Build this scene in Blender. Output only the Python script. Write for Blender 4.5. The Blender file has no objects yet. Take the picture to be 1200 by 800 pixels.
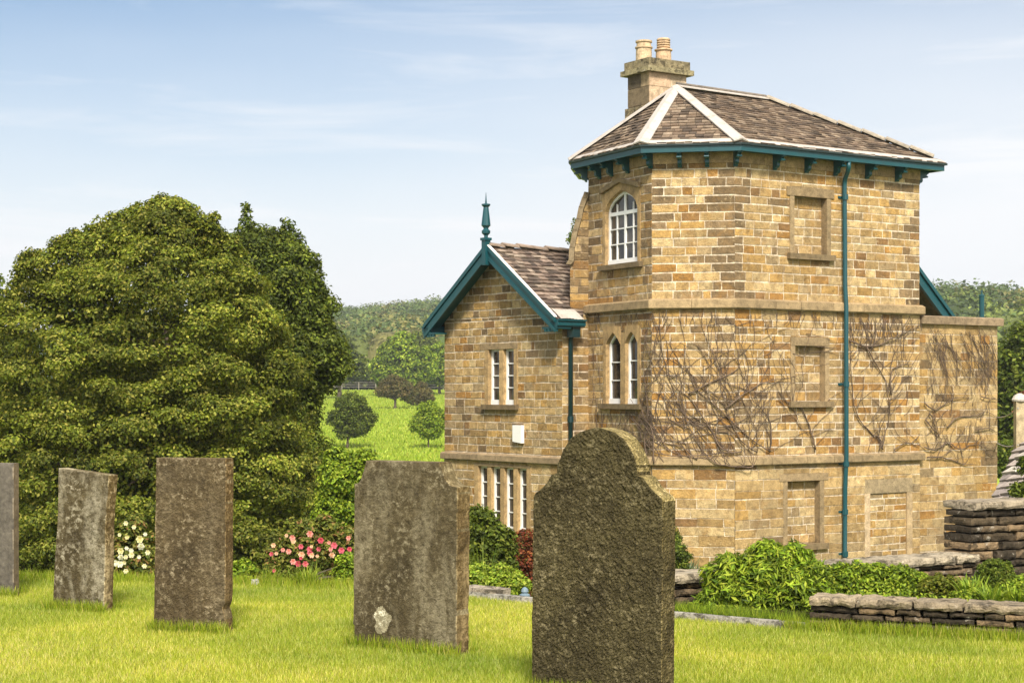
import bpy, math, random
import numpy as np
from mathutils import Vector, noise as mnoise
rng = np.random.default_rng(7)
random.seed(7)
S = bpy.context.scene
R = math.radians

# ------------------------------------------------------------------ camera, sky, sun, exposure
EYE = 1.65
cam_d = bpy.data.cameras.new('camera')
cam = bpy.data.objects.new('camera', cam_d)
S.collection.objects.link(cam)
cam.location = (0, 0, EYE)
cam.rotation_euler = (R(90), 0, 0)
cam_d.lens = 60
cam_d.sensor_width = 36
cam_d.shift_y = 0.05
cam_d.clip_end = 5000
S.camera = cam

SUN_EL, SUN_AZ = 44.0, 6.0       # azimuth measured from behind the camera towards the right
sd = Vector((math.sin(R(SUN_AZ)) * math.cos(R(SUN_EL)), -math.cos(R(SUN_AZ)) * math.cos(R(SUN_EL)), math.sin(R(SUN_EL))))
sl = bpy.data.lights.new('sun', 'SUN')
sl.energy = 3.3
sl.angle = R(11)
sl.color = (1.0, 0.93, 0.82)
so = bpy.data.objects.new('sun', sl)
S.collection.objects.link(so)
so.rotation_euler = sd.to_track_quat('Z', 'Y').to_euler()
so.location = (0, 0, 60)

W = bpy.data.worlds.new('World')
S.world = W
W.use_nodes = True
nt = W.node_tree
nt.nodes.clear()
def N(t, typ, **kw):
    n = t.nodes.new(typ)
    for k, v in kw.items():
        setattr(n, k, v)
    return n
def math_n(t, op, a, b=None, clamp=False):
    n = N(t, 'ShaderNodeMath', operation=op, use_clamp=clamp)
    for i, v in enumerate((a, b)):
        if v is None: continue
        if isinstance(v, (int, float)): n.inputs[i].default_value = v
        else: t.links.new(v, n.inputs[i])
    return n.outputs[0]
def mixc(t, fac, a, b, mode='MIX'):
    n = N(t, 'ShaderNodeMix', data_type='RGBA', blend_type=mode)
    for i, v in ((0, fac), (6, a), (7, b)):
        if isinstance(v, (int, float)): n.inputs[i].default_value = v
        elif isinstance(v, tuple): n.inputs[i].default_value = (*v, 1) if len(v) == 3 else v
        else: t.links.new(v, n.inputs[i])
    return n.outputs[2]
def ramp(t, fac, pts, interp='LINEAR'):
    n = N(t, 'ShaderNodeValToRGB')
    n.color_ramp.interpolation = interp
    while len(n.color_ramp.elements) < len(pts): n.color_ramp.elements.new(0.5)
    for e, (p, c) in zip(n.color_ramp.elements, pts):
        e.position = p
        e.color = (c, c, c, 1) if isinstance(c, (int, float)) else (*c, 1)
    t.links.new(fac, n.inputs[0])
    return n.outputs[0]
def noise_n(t, vec, scale, detail=4, rough=0.55, dist=0.0):
    n = N(t, 'ShaderNodeTexNoise')
    n.inputs['Scale'].default_value = scale
    n.inputs['Detail'].default_value = detail
    n.inputs['Roughness'].default_value = rough
    n.inputs['Distortion'].default_value = dist
    if vec is not None: t.links.new(vec, n.inputs['Vector'])
    return n.outputs[0]
def mapping(t, vec, scale=(1, 1, 1), rot=(0, 0, 0), loc=(0, 0, 0)):
    n = N(t, 'ShaderNodeMapping')
    n.inputs['Scale'].default_value = scale
    n.inputs['Rotation'].default_value = rot
    n.inputs['Location'].default_value = loc
    t.links.new(vec, n.inputs['Vector'])
    return n.outputs[0]
sky = N(nt, 'ShaderNodeTexSky', sky_type='NISHITA', sun_disc=False)
sky.sun_elevation = R(SUN_EL)
sky.sun_rotation = math.atan2(sd.x, sd.y)
sky.altitude = 100
sky.air_density = 1.0
sky.dust_density = 1.0
tc = N(nt, 'ShaderNodeTexCoord')
sep = N(nt, 'ShaderNodeSeparateXYZ')
nt.links.new(tc.outputs['Generated'], sep.inputs[0])
elev = sep.outputs[2]
cl1 = noise_n(nt, mapping(nt, tc.outputs['Generated'], (1.6, 1.6, 16), (0.0, 0.10, 0), (3.1, 0.4, 0.2)), 2.4, 6, 0.6, 0.6)
cl2 = noise_n(nt, mapping(nt, tc.outputs['Generated'], (1.0, 1.0, 4.0), (0, 0, 0), (1.7, 2.2, 0.9)), 2.2, 3, 0.5)
wisp = ramp(nt, cl1, [(0.50, 0.0), (0.76, 0.42)])
broad = ramp(nt, cl2, [(0.42, 0.0), (0.66, 0.25)])
grad = ramp(nt, elev, [(0.0, 1.0), (0.06, 0.92), (0.144, 0.36), (0.225, 0.0), (0.6, 0.0)])
side = ramp(nt, math_n(nt, 'ADD', sep.outputs[0], 0.3), [(0.2, 0.0), (0.62, 0.40)])
fac = math_n(nt, 'ADD', math_n(nt, 'ADD', math_n(nt, 'ADD', grad, wisp), math_n(nt, 'MULTIPLY', broad, 0.5)), side, True)
skyc = mixc(nt, 1.0, sky.outputs[0], (0.60, 0.62, 0.64), 'MULTIPLY')
col = mixc(nt, fac, skyc, (5.0, 5.1, 5.25))
# unseen white glow round the sun, behind and overhead, added for ambient fill
dp_ = N(nt, 'ShaderNodeVectorMath', operation='DOT_PRODUCT'); nt.links.new(tc.outputs['Generated'], dp_.inputs[0]); dp_.inputs[1].default_value = sd[:]
glow = ramp(nt, dp_.outputs['Value'], [(0.15, 0.0), (0.6, 0.35), (0.95, 1.0)])
col = mixc(nt, math_n(nt, 'MULTIPLY', glow, 0.9), col, (10.0, 9.6, 9.0))
bg = N(nt, 'ShaderNodeBackground')
bg.inputs['Strength'].default_value = 0.10
nt.links.new(col, bg.inputs[0])
wo = N(nt, 'ShaderNodeOutputWorld')
nt.links.new(bg.outputs[0], wo.inputs[0])

S.view_settings.view_transform = 'Standard'
S.view_settings.look = 'None'
S.view_settings.gamma = 1
S.view_settings.exposure = 1.0
S.view_settings.use_curve_mapping = False
S.render.engine = 'CYCLES'
S.cycles.use_denoising = True
S.cycles.max_bounces = 6
S.cycles.diffuse_bounces = 3
S.cycles.transmission_bounces = 3
S.cycles.transparent_max_bounces = 8

# ------------------------------------------------------------------ helpers
def at(px, py, d):
    """point seen at a photo pixel (1200x800) when it stands d metres from the camera"""
    return np.array([(px - 600) / 2000 * d, d, EYE + (460 - py) / 2000 * d])

def origin_of(p):
    v = Vector((0, 0, 0))
    while p is not None:
        v = v + p.location
        p = p.parent
    return v
def tag(o, label=None, cat=None, group=None, kind=None):
    if label: o['label'] = label
    if cat: o['category'] = cat
    if group: o['group'] = group
    if kind: o['kind'] = kind
    return o
def empty(name, loc, label, cat, group=None):
    o = bpy.data.objects.new(name, None)
    S.collection.objects.link(o)
    o.location = loc
    o.empty_display_size = 0.2
    return tag(o, label, cat, group)
def np_mesh(name, V, F, mat, parent=None, tint=None, smooth=False, origin=None):
    V = np.asarray(V, dtype=np.float64)
    org = origin_of(parent) if parent is not None else Vector(origin if origin is not None else (0, 0, 0))
    V = V - np.array(org)
    me = bpy.data.meshes.new(name)
    if isinstance(F, np.ndarray):
        k = F.shape[1]; nf = F.shape[0]
        loops = F.astype(np.int32).ravel()
        starts = np.arange(nf, dtype=np.int32) * k
        tot = np.full(nf, k, dtype=np.int32)
    else:
        nf = len(F)
        tot = np.array([len(f) for f in F], dtype=np.int32)
        loops = np.array([i for f in F for i in f], dtype=np.int32)
        starts = np.concatenate([[0], np.cumsum(tot)[:-1]]).astype(np.int32)
    me.vertices.add(len(V)); me.vertices.foreach_set('co', V.astype(np.float32).ravel())
    me.loops.add(len(loops)); me.loops.foreach_set('vertex_index', loops)
    me.polygons.add(nf); me.polygons.foreach_set('loop_start', starts); me.polygons.foreach_set('loop_total', tot)
    me.polygons.foreach_set('use_smooth', np.full(nf, bool(smooth)))
    me.update(calc_edges=True)
    if tint is not None:
        a = me.attributes.new('tint', 'FLOAT_COLOR', 'FACE')
        c = np.ones((nf, 4), dtype=np.float32); c[:, :3] = np.asarray(tint)[:, :3]
        a.data.foreach_set('color', c.ravel())
    me.materials.append(mat)
    o = bpy.data.objects.new(name, me)
    S.collection.objects.link(o)
    if parent is not None: o.parent = parent
    else: o.location = org
    return o
class MB:
    def __init__(s): s.v = []; s.f = []; s.t = []
    def add(s, vs, fs, tint=(1, 1, 1)):
        b = len(s.v); s.v.extend([tuple(v) for v in vs])
        for f in fs: s.f.append(tuple(b + i for i in f)); s.t.append(tint)
    def hexa(s, p, tint=(1, 1, 1)):
        s.add(p, [(0, 3, 2, 1), (4, 5, 6, 7), (0, 1, 5, 4), (1, 2, 6, 5), (2, 3, 7, 6), (3, 0, 4, 7)], tint)
    def box(s, c, size, tint=(1, 1, 1), rz=0.0):
        x, y, z = size[0] / 2, size[1] / 2, size[2] / 2
        cs, sn = math.cos(rz), math.sin(rz)
        p = [(c[0] + a * cs - b * sn, c[1] + a * sn + b * cs, c[2] + d) for d in (-z, z) for a, b in ((-x, -y), (x, -y), (x, y), (-x, y))]
        s.hexa(p, tint)
    def tube(s, pts, rad, n=8, tint=(1, 1, 1), cap=True):
        pts = [Vector(p) for p in pts]
        rad = rad if hasattr(rad, '__len__') else [rad] * len(pts)
        vs = []; fs = []
        prev = None
        for i, p in enumerate(pts):
            d = (pts[min(i + 1, len(pts) - 1)] - pts[max(i - 1, 0)])
            if d.length < 1e-9: d = Vector((0, 0, 1))
            d.normalize()
            ref = prev if prev is not None else (Vector((0, 0, 1)) if abs(d.z) < 0.9 else Vector((1, 0, 0)))
            a = ref - d * ref.dot(d)
            if a.length < 1e-6: a = d.orthogonal()
            a.normalize(); prev = a
            b = d.cross(a)
            for k in range(n):
                t = 2 * math.pi * k / n
                vs.append(p + (a * math.cos(t) + b * math.sin(t)) * rad[i])
        for i in range(len(pts) - 1):
            for k in range(n):
                k2 = (k + 1) % n
                fs.append((i * n + k, i * n + k2, (i + 1) * n + k2, (i + 1) * n + k))
        if cap:
            fs.append(tuple(range(n))[::-1]); fs.append(tuple((len(pts) - 1) * n + k for k in range(n)))
        s.add(vs, fs, tint)
    def lathe(s, c, prof, n=16, tint=(1, 1, 1)):
        s.tube([(c[0], c[1], c[2] + z) for r, z in prof], [r for r, z in prof], n, tint)
    def build(s, name, mat, parent=None, smooth=False, origin=None):
        return np_mesh(name, np.array(s.v), s.f, mat, parent, np.array(s.t), smooth, origin)

# ------------------------------------------------------------------ materials
def new_mat(name):
    m = bpy.data.materials.new(name); m.use_nodes = True
    t = m.node_tree; t.nodes.clear()
    o = N(t, 'ShaderNodeOutputMaterial'); b = N(t, 'ShaderNodeBsdfPrincipled')
    t.links.new(b.outputs[0], o.inputs[0])
    return m, t, b, o
def obj_co(t): return N(t, 'ShaderNodeTexCoord').outputs['Object']
def tint_n(t):
    a = N(t, 'ShaderNodeAttribute'); a.attribute_name = 'tint'
    return a.outputs['Color']
def bump(t, b, h, strength, dist):
    n = N(t, 'ShaderNodeBump'); n.inputs['Strength'].default_value = strength; n.inputs['Distance'].default_value = dist
    t.links.new(h, n.inputs['Height']); t.links.new(n.outputs[0], b.inputs['Normal'])
def mat_stone(name, grime=0.45, grime_col=(0.12, 0.095, 0.06), bs=0.6, bd=0.02, grime_scale=0.55):
    m, t, b, o = new_mat(name); co = obj_co(t)
    n1 = noise_n(t, co, 9, 6, 0.65); n2 = noise_n(t, co, 45, 5, 0.7); n3 = noise_n(t, co, grime_scale, 6, 0.68, 0.4)
    c = mixc(t, 1.0, tint_n(t), ramp(t, n1, [(0.28, 0.50), (0.5, 0.92), (0.72, 1.22)]), 'MULTIPLY')
    c = mixc(t, 1.0, c, ramp(t, n2, [(0.3, 0.60), (0.5, 0.97), (0.7, 1.22)]), 'MULTIPLY')
    streak = noise_n(t, mapping(t, co, (3.2, 3.2, 0.5)), 1.6, 5, 0.6)
    g = math_n(t, 'MULTIPLY', ramp(t, n3, [(0.44, 0.0), (0.72, 1.0)]), ramp(t, streak, [(0.35, 0.25), (0.65, 1.0)]))
    c = mixc(t, math_n(t, 'MULTIPLY', g, grime), c, grime_col)
    t.links.new(c, b.inputs['Base Color']); b.inputs['Roughness'].default_value = 0.92
    b.inputs['Specular IOR Level'].default_value = 0.2
    h = math_n(t, 'ADD', n1, math_n(t, 'MULTIPLY', n2, 0.6))
    bump(t, b, h, bs, bd)
    return m
def mat_headstone(name, base, dark, lichen, speck=0.62, bd=0.012, ripple=0.0, streak=0.0, smooth_face=False):
    m, t, b, o = new_mat(name); co = obj_co(t)
    n1 = noise_n(t, co, 2.6, 6, 0.65, 0.3); n2 = noise_n(t, co, 28, 6, 0.72); n3 = noise_n(t, co, 70, 4, 0.7); n4 = noise_n(t, co, 5.0, 5, 0.7, 0.5)
    c = mixc(t, ramp(t, n1, [(0.35, 0.0), (0.65, 1.0)]), dark, base)
    c = mixc(t, 1.0, c, ramp(t, n2, [(0.28, 0.5), (0.5, 1.0), (0.75, 1.45)]), 'MULTIPLY')
    l = math_n(t, 'MULTIPLY', ramp(t, n2, [(speck - 0.07, 0.0), (speck + 0.03, 1.0)]), ramp(t, n4, [(0.42, 0.0), (0.62, 1.0)]))
    v = N(t, 'ShaderNodeTexVoronoi'); v.inputs['Scale'].default_value = 26; t.links.new(co, v.inputs['Vector'])
    l2 = math_n(t, 'MULTIPLY', ramp(t, v.outputs['Distance'], [(0.08, 1.0), (0.16, 0.0)]), ramp(t, noise_n(t, co, 6, 3, 0.5), [(0.55, 0.0), (0.6, 0.9)]))
    l = math_n(t, 'MAXIMUM', l, l2)
    if streak:
        st = noise_n(t, mapping(t, co, (1.0, 1.0, 0.28)), 5.5, 5, 0.6, 0.6)
        l = math_n(t, 'MAXIMUM', l, math_n(t, 'MULTIPLY', math_n(t, 'MULTIPLY', ramp(t, st, [(0.46, 0.0), (0.64, 1.0)]), streak), ramp(t, n2, [(0.36, 0.15), (0.56, 1.0)])))
    c = mixc(t, math_n(t, 'MULTIPLY', l, 0.75), c, lichen)
    c = mixc(t, 1.0, c, tint_n(t), 'MULTIPLY')
    t.links.new(c, b.inputs['Base Color']); b.inputs['Roughness'].default_value = 0.95
    b.inputs['Specular IOR Level'].default_value = 0.15
    h = math_n(t, 'ADD', math_n(t, 'MULTIPLY', n4, 1.2), math_n(t, 'ADD', n2, math_n(t, 'MULTIPLY', n3, 0.5)))
    if ripple:
        rot = mapping(t, co, (1, 1, 1), (0, R(48), 0))
        rp = noise_n(t, mapping(t, rot, (1.0, 1.0, 2.1)), 30, 6, 0.66, 0.9)
        vo = N(t, 'ShaderNodeTexVoronoi'); vo.inputs['Scale'].default_value = 52; t.links.new(mapping(t, rot, (1.0, 1.0, 1.7)), vo.inputs['Vector'])
        h = math_n(t, 'ADD', h, math_n(t, 'ADD', math_n(t, 'MULTIPLY', rp, ripple * 1.6), math_n(t, 'MULTIPLY', vo.outputs['Distance'], ripple * 0.9)))
    bump(t, b, h, 1.0, bd)
    return m
def mat_leaf(name, rough=0.55, trans=0.3, spec=0.2):
    m, t, b, o = new_mat(name)
    c = tint_n(t)
    t.links.new(c, b.inputs['Base Color']); b.inputs['Roughness'].default_value = rough
    b.inputs['Specular IOR Level'].default_value = spec
    tr = N(t, 'ShaderNodeBsdfTranslucent')
    t.links.new(mixc(t, 1.0, c, (1.5, 1.5, 0.6), 'MULTIPLY'), tr.inputs[0])
    mx = N(t, 'ShaderNodeMixShader'); mx.inputs[0].default_value = trans
    t.links.new(b.outputs[0], mx.inputs[1]); t.links.new(tr.outputs[0], mx.inputs[2]); t.links.new(mx.outputs[0], o.inputs[0])
    return m
def mat_paint(name, col, rough=0.4, wear=0.25, wearcol=(0.02, 0.03, 0.03)):
    m, t, b, o = new_mat(name); co = obj_co(t)
    n1 = noise_n(t, co, 6, 6, 0.7)
    c = mixc(t, math_n(t, 'MULTIPLY', ramp(t, n1, [(0.5, 0.0), (0.75, 1.0)]), wear), col, wearcol)
    t.links.new(c, b.inputs['Base Color']); b.inputs['Roughness'].default_value = rough
    bump(t, b, noise_n(t, co, 30, 4, 0.6), 0.3, 0.004)
    return m
M = {}
M['house'] = mat_stone('sandstone', 0.6, (0.16, 0.11, 0.06), 0.9, 0.03)
M['dressed'] = mat_stone('dressed sandstone', 0.6, (0.13, 0.10, 0.06), 0.4, 0.01, 1.3)
M['rubble'] = mat_stone('weathered rubble', 0.45, (0.025, 0.02, 0.014), 1.0, 0.035, 2.5)
def add_patches(m, scale, lo, hi, col, amt):
    t = m.node_tree; b = next(n for n in t.nodes if n.type == 'BSDF_PRINCIPLED')
    src = b.inputs['Base Color'].links[0].from_socket
    n_ = noise_n(t, obj_co(t), scale, 7, 0.72, 0.6)
    t.links.new(mixc(t, math_n(t, 'MULTIPLY', ramp(t, n_, [(lo, 0.0), (hi, 1.0)]), amt), src, col), b.inputs['Base Color'])
add_patches(M['rubble'], 7.0, 0.52, 0.60, (0.03, 0.024, 0.015), 0.75)
add_patches(M['rubble'], 11.0, 0.60, 0.66, (0.52, 0.47, 0.38), 0.6)
add_patches(M['house'], 5.5, 0.50, 0.64, (0.20, 0.125, 0.055), 0.45)
add_patches(M['house'], 2.2, 0.52, 0.66, (0.40, 0.20, 0.04), 0.35)
add_patches(M['house'], 8.0, 0.58, 0.66, (0.62, 0.48, 0.27), 0.5)
add_patches(M['house'], 26.0, 0.60, 0.68, (0.10, 0.07, 0.04), 0.5)
add_patches(M['dressed'], 8.0, 0.55, 0.66, (0.12, 0.095, 0.06), 0.35)
M['tile'] = mat_stone('roof tile', 0.35, (0.06, 0.055, 0.035), 0.7, 0.012, 1.2)
M['teal'] = mat_paint('teal paint', (0.005, 0.060, 0.072), 0.38, 0.35)
M['white'] = mat_paint('white paint', (0.80, 0.79, 0.76), 0.45, 0.15, (0.45, 0.42, 0.35))
M['lead'] = mat_paint('lime washed lead', (0.43, 0.385, 0.34), 0.85, 0.85, (0.20, 0.165, 0.13))
M['leaf'] = mat_leaf('leaf')
M['leaf_matt'] = mat_leaf('matt leaf', 0.6, 0.22, 0.25)
M['grass'] = mat_leaf('grass blade', 0.6, 0.35, 0.2)
m, t, b, o = new_mat('glass pane'); co = obj_co(t)
t.links.new(ramp(t, noise_n(t, co, 1.9, 2, 0.4), [(0.4, (0.012, 0.011, 0.010)), (0.62, (0.075, 0.06, 0.045))]), b.inputs['Base Color'])
b.inputs['Roughness'].default_value = 0.08
bump(t, b, noise_n(t, co, 3.0, 2, 0.5), 0.15, 0.02)
M['glass'] = m
m, t, b, o = new_mat('bark'); co = obj_co(t)
n1 = noise_n(t, mapping(t, co, (6, 6, 1.2)), 4, 6, 0.7)
t.links.new(ramp(t, n1, [(0.3, (0.035, 0.025, 0.017)), (0.7, (0.15, 0.115, 0.08))]), b.inputs['Base Color']); b.inputs['Roughness'].default_value = 0.95
bump(t, b, n1, 0.8, 0.03)
M['bark'] = m
m, t, b, o = new_mat('vine wood'); co = obj_co(t)
n1 = noise_n(t, co, 5, 5, 0.7)
t.links.new(ramp(t, n1, [(0.3, (0.045, 0.03, 0.02)), (0.7, (0.17, 0.115, 0.075))]), b.inputs['Base Color']); b.inputs['Roughness'].default_value = 0.95
M['vine'] = m
def mat_ground(name, cols, s1=0.6, s2=12):
    m, t, b, o = new_mat(name); co = obj_co(t)
    n1 = noise_n(t, co, s1, 6, 0.65); n2 = noise_n(t, co, s2, 6, 0.75)
    f = math_n(t, 'ADD', math_n(t, 'MULTIPLY', n1, 0.5), math_n(t, 'MULTIPLY', n2, 0.5))
    t.links.new(ramp(t, f, [(0.36, cols[0]), (0.5, cols[1]), (0.64, cols[2])]), b.inputs['Base Color'])
    b.inputs['Roughness'].default_value = 1.0; b.inputs['Specular IOR Level'].default_value = 0.05
    bump(t, b, n2, 0.8, 0.03)
    return m
M['lawn'] = mat_ground('lawn soil', [(0.13, 0.13, 0.010), (0.20, 0.20, 0.014), (0.28, 0.26, 0.03)], 0.9, 40)
M['field'] = mat_ground('pasture', [(0.22, 0.30, 0.022), (0.28, 0.36, 0.032), (0.36, 0.40, 0.06)], 0.05, 0.9)
M['soil'] = mat_ground('garden soil', [(0.02, 0.017, 0.008), (0.04, 0.04, 0.012), (0.06, 0.07, 0.018)], 1.0, 20)
M['yard'] = mat_ground('garden grass', [(0.07, 0.10, 0.012), (0.11, 0.15, 0.018), (0.16, 0.19, 0.03)], 0.8, 14)
M['wood'] = mat_ground('woodland floor', [(0.012, 0.02, 0.006), (0.02, 0.035, 0.008), (0.03, 0.05, 0.012)], 0.05, 0.5)

# ------------------------------------------------------------------ terrain
# lawn edge (kerb line), from the left, through the kerb and the low wall to the right
EDGE = [(-14.0, 16.6), (-6.0, 15.25), (-3.0, 14.85), (-1.4, 14.4), (-0.38, 13.8), (1.15, 12.5), (2.06, 11.85), (3.4, 11.35), (6.5, 10.2), (14, 7.4)]
def edge_y(x): return np.interp(x, [e[0] for e in EDGE], [e[1] for e in EDGE])
def smooth(a, b, v):
    t = np.clip((v - a) / (b - a), 0, 1); return t * t * (3 - 2 * t)
def ground_h(x, y):
    x = np.asarray(x, float); y = np.asarray(y, float)
    d = y - edge_y(x)
    low = -0.95 - 1.25 * smooth(-2.5, 1.5, x)                         # garden below the churchyard
    bed = -0.07 * smooth(0.0, 0.6, d)
    yard = low * smooth(0.6, np.where(x < -0.5, 5.5, 7.5), d) + bed
    base = np.where(d <= 0, 0, yard)
    base = base + (-2.2 - low) * smooth(38, 62, y) * (d > 0)
    field = -2.2 + 0.0247 * np.clip(y - 90, 0, 175) * smooth(85, 120, y)
    z = np.where(y > 62, field, base)
    hill_l = np.interp(y, [265, 300, 520, 700, 1200], [0, 1.0, 17, 25, 15])
    hill_r = np.interp(y, [170, 200, 420, 560, 1200], [0, 1.2, 16.5, 23, 14])
    w = smooth(0.02, 0.12, x / np.maximum(y, 1))
    wav = 1.8 * np.sin(x / 31.0 + 1.0) + 1.2 * np.sin(x / 13.0)
    hh = hill_l * (0.93 + 0.17 * smooth(-0.10, -0.04, x / np.maximum(y, 1))) * (1 - w) + hill_r * w
    return z + hh + wav * np.clip(hh / 15, 0, 1)
def terrain(name, xs, ys, mat, dz=0.0, kind='structure', skip=None):
    X, Y = np.meshgrid(xs, ys)
    Z = ground_h(X, Y) + dz
    V = np.stack([X.ravel(), Y.ravel(), Z.ravel()], 1)
    nx = len(xs); ny = len(ys)
    i = np.arange(nx - 1)[None, :] + np.arange(ny - 1)[:, None] * nx
    F = np.stack([i, i + 1, i + 1 + nx, i + nx], -1).reshape(-1, 4)
    if skip is not None:
        c = V[F].mean(1); F = F[~skip(c)]
    o = np_mesh(name, V, F, mat, smooth=True)
    tag(o, kind=kind)
    return o
ys = np.concatenate([np.arange(-30, 6, 4), np.arange(6, 24, 0.25), np.arange(24, 64, 1.0), np.arange(64, 280, 6), np.arange(280, 700, 14), np.arange(700, 1001, 75)])
xs = np.concatenate([np.arange(-600, -300, 50), np.arange(-300, -60, 12), np.arange(-60, -14, 4), np.arange(-14, 14, 0.25), np.arange(14, 60, 4), np.arange(60, 400, 12), np.arange(400, 651, 50)])
g = terrain('ground', xs, ys, M['lawn'])
g.data.materials.append(M['yard']); g.data.materials.append(M['field']); g.data.materials.append(M['wood'])
cen = np.zeros(len(g.data.polygons) * 3, dtype=np.float32); g.data.polygons.foreach_get('center', cen); cen = cen.reshape(-1, 3)
mi = np.zeros(len(cen), dtype=np.int32)
dd = cen[:, 1] - edge_y(cen[:, 0])
mi[dd > 0.02] = 1
mi[cen[:, 1] > 46] = 2
mi[(cen[:, 1] > 262)] = 3
mi[(cen[:, 1] > 180) & (cen[:, 0] / cen[:, 1] > 0.1)] = 3
g.data.polygons.foreach_set('material_index', mi)

# ------------------------------------------------------------------ foliage generators
def unit(a): return a / np.maximum(np.linalg.norm(a, axis=1, keepdims=True), 1e-9)
def leaves(P, Nrm, L, Wd, up_bias=0.0, cup=0.0):
    n = len(P)
    r = unit(rng.normal(size=(n, 3)) + np.array([0, 0, -up_bias]))
    a = unit(r - (r * Nrm).sum(1, keepdims=True) * Nrm)
    b = np.cross(Nrm, a)
    l = (L * rng.uniform(0.65, 1.25, n))[:, None] * 0.5; w = (Wd * rng.uniform(0.7, 1.2, n))[:, None] * 0.5
    off = Nrm * w * cup
    V = np.empty((n, 4, 3)); V[:, 0] = P - a * l; V[:, 1] = P + b * w + off - a * l * 0.1; V[:, 2] = P + a * l; V[:, 3] = P - b * w + off - a * l * 0.1
    return V.reshape(-1, 3), np.arange(n * 4).reshape(n, 4)
def tint_mix(n, cols, weights, jit=0.18):
    c = np.array(cols)[rng.choice(len(cols), n, p=np.array(weights) / sum(weights))]
    return np.clip(c * rng.uniform(1 - jit, 1 + jit, (n, 1)) * rng.uniform(0.93, 1.07, (n, 3)), 0, 1)
def crown(blobs, clumps, cr, per, L, Wd, cols, weights, inner=0.25, squash=0.75, low_cut=-0.6, cup=0.4, sprig=0.12, spread=0.5, clump_tone=0.28, lump=1.1, lump_amp=0.045):
    """blobs: array of cx,cy,cz,rx,ry,rz ; returns vertices, faces, tints of many leaves"""
    B = np.array(blobs, float)
    wgt = (B[:, 3] * B[:, 5]) ** 0.78; wgt = wgt / wgt.sum()
    bi = rng.choice(len(B), clumps * 3, p=wgt)
    d = unit(rng.normal(size=(len(bi), 3)))
    d = d[d[:, 2] > low_cut * 1.0]; bi = bi[:len(d)]
    fr = 1 - np.abs(rng.normal(0, 0.10, len(d)))
    lw3 = B[bi, :3] + d * B[bi, 3:]; sc_ = lump / max(cr, 0.01)
    fr = fr * (1 + lump_amp * (np.sin(lw3[:, 0] * sc_ + 1.3 * np.sin(lw3[:, 2] * sc_ * 0.8)) + np.sin(lw3[:, 2] * sc_ * 1.3 + lw3[:, 1] * sc_) + np.sin(lw3[:, 1] * sc_ * 0.9 + 2 + lw3[:, 0] * sc_ * 0.5)))
    sp = rng.random(len(d)) < sprig; fr[sp] = rng.uniform(1.0, 1.16, sp.sum())
    C = B[bi, :3] + d * B[bi, 3:] * fr[:, None]
    dist = np.min([np.linalg.norm((C - B[k, :3]) / B[k, 3:], axis=1) + (bi == k) * 9 for k in range(len(B))], axis=0)
    keep = dist > 0.80
    C = C[keep][:clumps]; d = d[keep][:clumps]; sp = sp[keep][:clumps]
    nC = len(C)
    rr = cr * rng.uniform(0.6, 1.35, nC) * np.where(sp, 0.6, 1.0)
    pn = np.maximum((per * (rr / cr) ** 2).astype(int), 6)
    ci = np.repeat(np.arange(nC), pn)
    n = len(ci)
    q = unit(rng.normal(size=(n, 3)) + d[ci] * spread + np.array([0, 0, 0.35]))
    P = C[ci] + q * (rr[ci] * rng.uniform(0.45, 1.05, n))[:, None] * np.array([1, 1, squash])
    Nr = unit(q * 0.75 + np.array([0, 0, 0.45]) + rng.normal(0, 0.42, (n, 3)))
    tone = rng.normal(1, clump_tone * 0.5, nC).clip(0.55, 1.5)
    T = tint_mix(n, cols, weights) * tone[ci][:, None]
    V, F = leaves(P, Nr, L, Wd, 0.3, cup)
    ni = int(n * inner)
    if ni:
        bi = rng.choice(len(B), ni, p=wgt); dq = unit(rng.normal(size=(ni, 3)))
        P2 = B[bi, :3] + dq * B[bi, 3:] * rng.uniform(0.55, 0.92, (ni, 1))
        V2, F2 = leaves(P2, unit(dq + rng.normal(0, 0.5, (ni, 3))), L * 1.3, Wd * 1.4, 0.2, cup)
        V = np.vstack([V, V2]); F = np.vstack([F, F2 + n * 4]); T = np.vstack([T, tint_mix(ni, cols, weights)])
    return V, F, T.clip(0, 1)
def trunk_mb(base, top, r0, limbs, twist=0.1):
    m = MB()
    base = np.array(base, float); top = np.array(top, float)
    pts = []
    for i in range(7):
        t = i / 6; p = base + (top - base) * t
        p = p + np.array([math.sin(t * 5 + base[0]), math.cos(t * 4 + base[1]), 0]) * twist * r0 * 3 * t
        pts.append(p)
    rad = [r0 * 1.35] + [r0 * (1 - 0.8 * i / 6) for i in range(1, 7)]
    m.tube(pts, rad, 9)
    for (tx, ty, tz) in limbs:
        k = random.randint(2, 4); a = pts[k]; e = np.array([tx, ty, tz])
        mid = (a + e) / 2 + np.array([0, 0, 0.12 * np.linalg.norm(e - a)])
        m.tube([a, a * 0.5 + mid * 0.5, mid, mid * 0.45 + e * 0.55, e], [rad[k] * 0.55, rad[k] * 0.42, rad[k] * 0.32, rad[k] * 0.2, rad[k] * 0.07], 6)
    return m
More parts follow.
